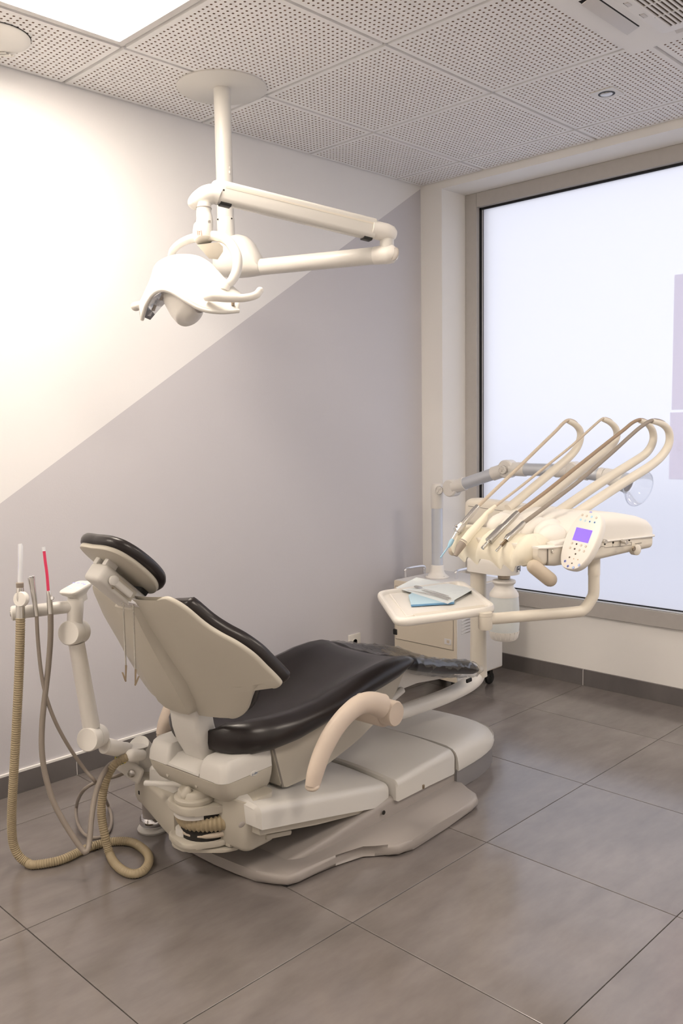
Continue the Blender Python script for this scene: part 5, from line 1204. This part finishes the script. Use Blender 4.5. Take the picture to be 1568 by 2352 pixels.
emit('key_slot', rbox(CX0 - .0082, CX0 - .007, lk.y - .011, lk.y + .004, lk.z - .006, lk.z + .008, .0008, 1), M_HANDLE, lok)
hg = pxx(908, 1451, CX0 - .004); emit('hinge', rbox(CX0 - .009, CX0 + .001, CY1 - .024, CY1 + .001, hg.z - .014, hg.z + .014, .002, 1), M_BLACK, cab)
for k in range(5):
    a = py(1070, 1422 + k * 7.2, CY0); emit('vent_slot', xf(rbox(-.038, .038, -.0022, .0015, -.0035, .0035, .0012, 1), Matrix.Translation((a.x, CY0 - .001, a.z)) @ Matrix.Rotation(-.12, 4, 'Y')), M_CASEW, sp_)
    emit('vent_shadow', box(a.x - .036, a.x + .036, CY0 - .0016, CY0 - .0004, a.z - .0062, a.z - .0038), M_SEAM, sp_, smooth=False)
for (x, y) in ((CX0 + .05, CY0 + .045), (CX0 + .05, CY1 - .045), (CX1 - .05, CY0 + .045), (CX1 - .05, CY1 - .045)):
    c = emit('caster', lathe([(.026, -.010), (.030, -.007), (.030, .007), (.026, .010)], (x, y, .030), (0, 1, 0), 20), M_BLACK, cab)
    emit('caster_fork', rbox(x - .013, x + .013, y - .014, y + .014, .036, .087, .004, 1), M_BLACK, c)
# grab handles on the top
def grab(a, b, h):
    a = Vector((a.x, a.y, CZ1)); b = Vector((b.x, b.y, CZ1)); u = (b - a).normalized()
    P = [a, a + Vector((0, 0, h * .6)), a + Vector((0, 0, h)) + u * .010, b + Vector((0, 0, h)) - u * .010, b + Vector((0, 0, h * .6)), b]
    P2 = [P[0], P[0].lerp(P[1], .6)] + catmull(P[1:5], 4) + [P[4].lerp(P[5], .4), P[5]]
    emit('grab_handle', tube(P2, .0075, 12), M_CHROME, cab)
grab(pz(930, 1326, CZ1), pz(974, 1318, CZ1), pz(930, 1300, CZ1).z * 0 + .042)
grab(pz(1047, 1331, CZ1), pz(1094, 1322, CZ1), .042)
# suction arm
AX = pz(1004, 1326, CZ1 + .002)
fl0 = emit('arm_flange', lathe([(.058, .0), (.060, .004), (.052, .010), (.040, .020), (.034, .034), (.033, .060), (.031, .064)], AX, seg=40), M_UNITW, cab)
for a in (20, 140, 260): emit('flange_screw', disc(AX + Vector((.048 * math.cos(math.radians(a)), .048 * math.sin(math.radians(a)), .0105)), (0, 0, 1), .004, .002, .0005, 10), M_STEEL, fl0)
zt = pxx(1011, 1166, AX.x).z; zj = pxx(1016, 1120, AX.x).z
emit('upright_tube', lathe([(.0275, .06), (.0275, zt - AX.z)], AX, seg=32), M_ALUTUBE, cab)
emit('tube_sleeve', lathe([(.029, zt - AX.z - .004), (.031, zt - AX.z), (.031, zj - AX.z - .02), (.030, zj - AX.z + .006), (.022, zj - AX.z + .018)], AX, seg=32), M_UNITW, cab)
J1 = pxx(1034, 1122, AX.x - .01); J2 = pxx(1166, 1077, 3.40); J3 = pxx(1316, 1081, 3.40); J4 = pxx(1398, 1094, 3.40); J5 = pxx(1440, 1110, 3.40)
sd_ = Vector((-1, 0, 0))
def knee(c, r):
    k = emit('joint_hub', lathe([(r - .004, -.028), (r, -.024), (r, .022), (r - .006, .028)], c, sd_, 36), M_UNITW, cab)
    return k
def wheel(c, r):
    w = emit('friction_knob', lathe([(r, 0), (r * 1.05, .003), (r * 1.05, .010), (r * .9, .012), (r * .85, .008), (r * .2, .008)], c, sd_, 28), M_UNITW, cab)
    for a in range(4):
        t = math.radians(45 + 90 * a); q = Vector((0, math.cos(t), math.sin(t))); emit('knob_spoke', tube([c + sd_ * .010 + q * r * .15, c + sd_ * .010 + q * r * .95], r * .14, 6), M_UNITW, w)
    for a in range(16):
        t = math.radians(22.5 * a); emit('knob_notch', tube([c + sd_ * .002 + Vector((0, math.cos(t), math.sin(t))) * r * 1.04, c + sd_ * .010 + Vector((0, math.cos(t), math.sin(t))) * r * 1.04], r * .10, 5), M_BASE, w)
knee(J1 + Vector((.006, -.006, .002)), .042); wheel(pxx(1010, 1126, AX.x - .034), .019)
knee(J2, .042); wheel(pxx(1156, 1079, 3.366), .018)
knee(J3, .040); wheel(pxx(1320, 1083, 3.366), .017)
def seg_tube(a, b, fa_, fb_, r=.0285):
    d = (b - a).normalized(); L = (b - a).length
    emit('arm_tube', tube([a + d * fa_, b - d * fb_], r, 30), M_ALUTUBE, cab)
    emit('tube_cuff', tube([a + d * .02, a + d * (fa_ + .012)], [r + .003, r + .004], 30), M_UNITW, cab)
    emit('tube_cuff', tube([b - d * (fb_ + .012), b - d * .02], [r + .004, r + .003], 30), M_UNITW, cab)
seg_tube(J1, J2, .075, .07); seg_tube(J2, J3, .085, .07); seg_tube(J3, J4, .06, .03)
dh = (J5 - J4).normalized()
emit('hood_cuff', tube([J4 - dh * .02, J4 + dh * .02, J5 - dh * .012], [.030, .036, .038], 30), M_UNITW, cab)
emit('hood_ring', tube([J5 - dh * .02, J5 + dh * .006], [.041, .042], 30), M_ALUTUBE, cab)
emit('hood_mouth', tube([J5 + dh * .0065, J5 + dh * .0075], .034, 26), M_GREYSKIRT, cab)
hood = []
for f, r in ((.0, .042), (.012, .046), (.03, .058), (.05, .072), (.062, .076)):
    hood.append((r, f))
dhh = (dh + Vector((-.25, 0, 0))).normalized()
emit('clear_hood', (lambda g: (g[0], g[1][:-2]))(lathe(hood, J5 + dh * .004, dhh, 36)), M_HOOD, cab, angle=60)
emit('hood_rim', tube([J5 + dh * .004 + dhh * .062 + v for v in [((dhh.cross(Vector((0, 0, 1))).normalized()) * math.cos(t) + (dhh.cross(dhh.cross(Vector((0, 0, 1))))).normalized() * math.sin(t)) * .076 for t in [2 * math.pi * k / 40 for k in range(40)]]], .0022, 8, closed=True), M_HOOD, cab)
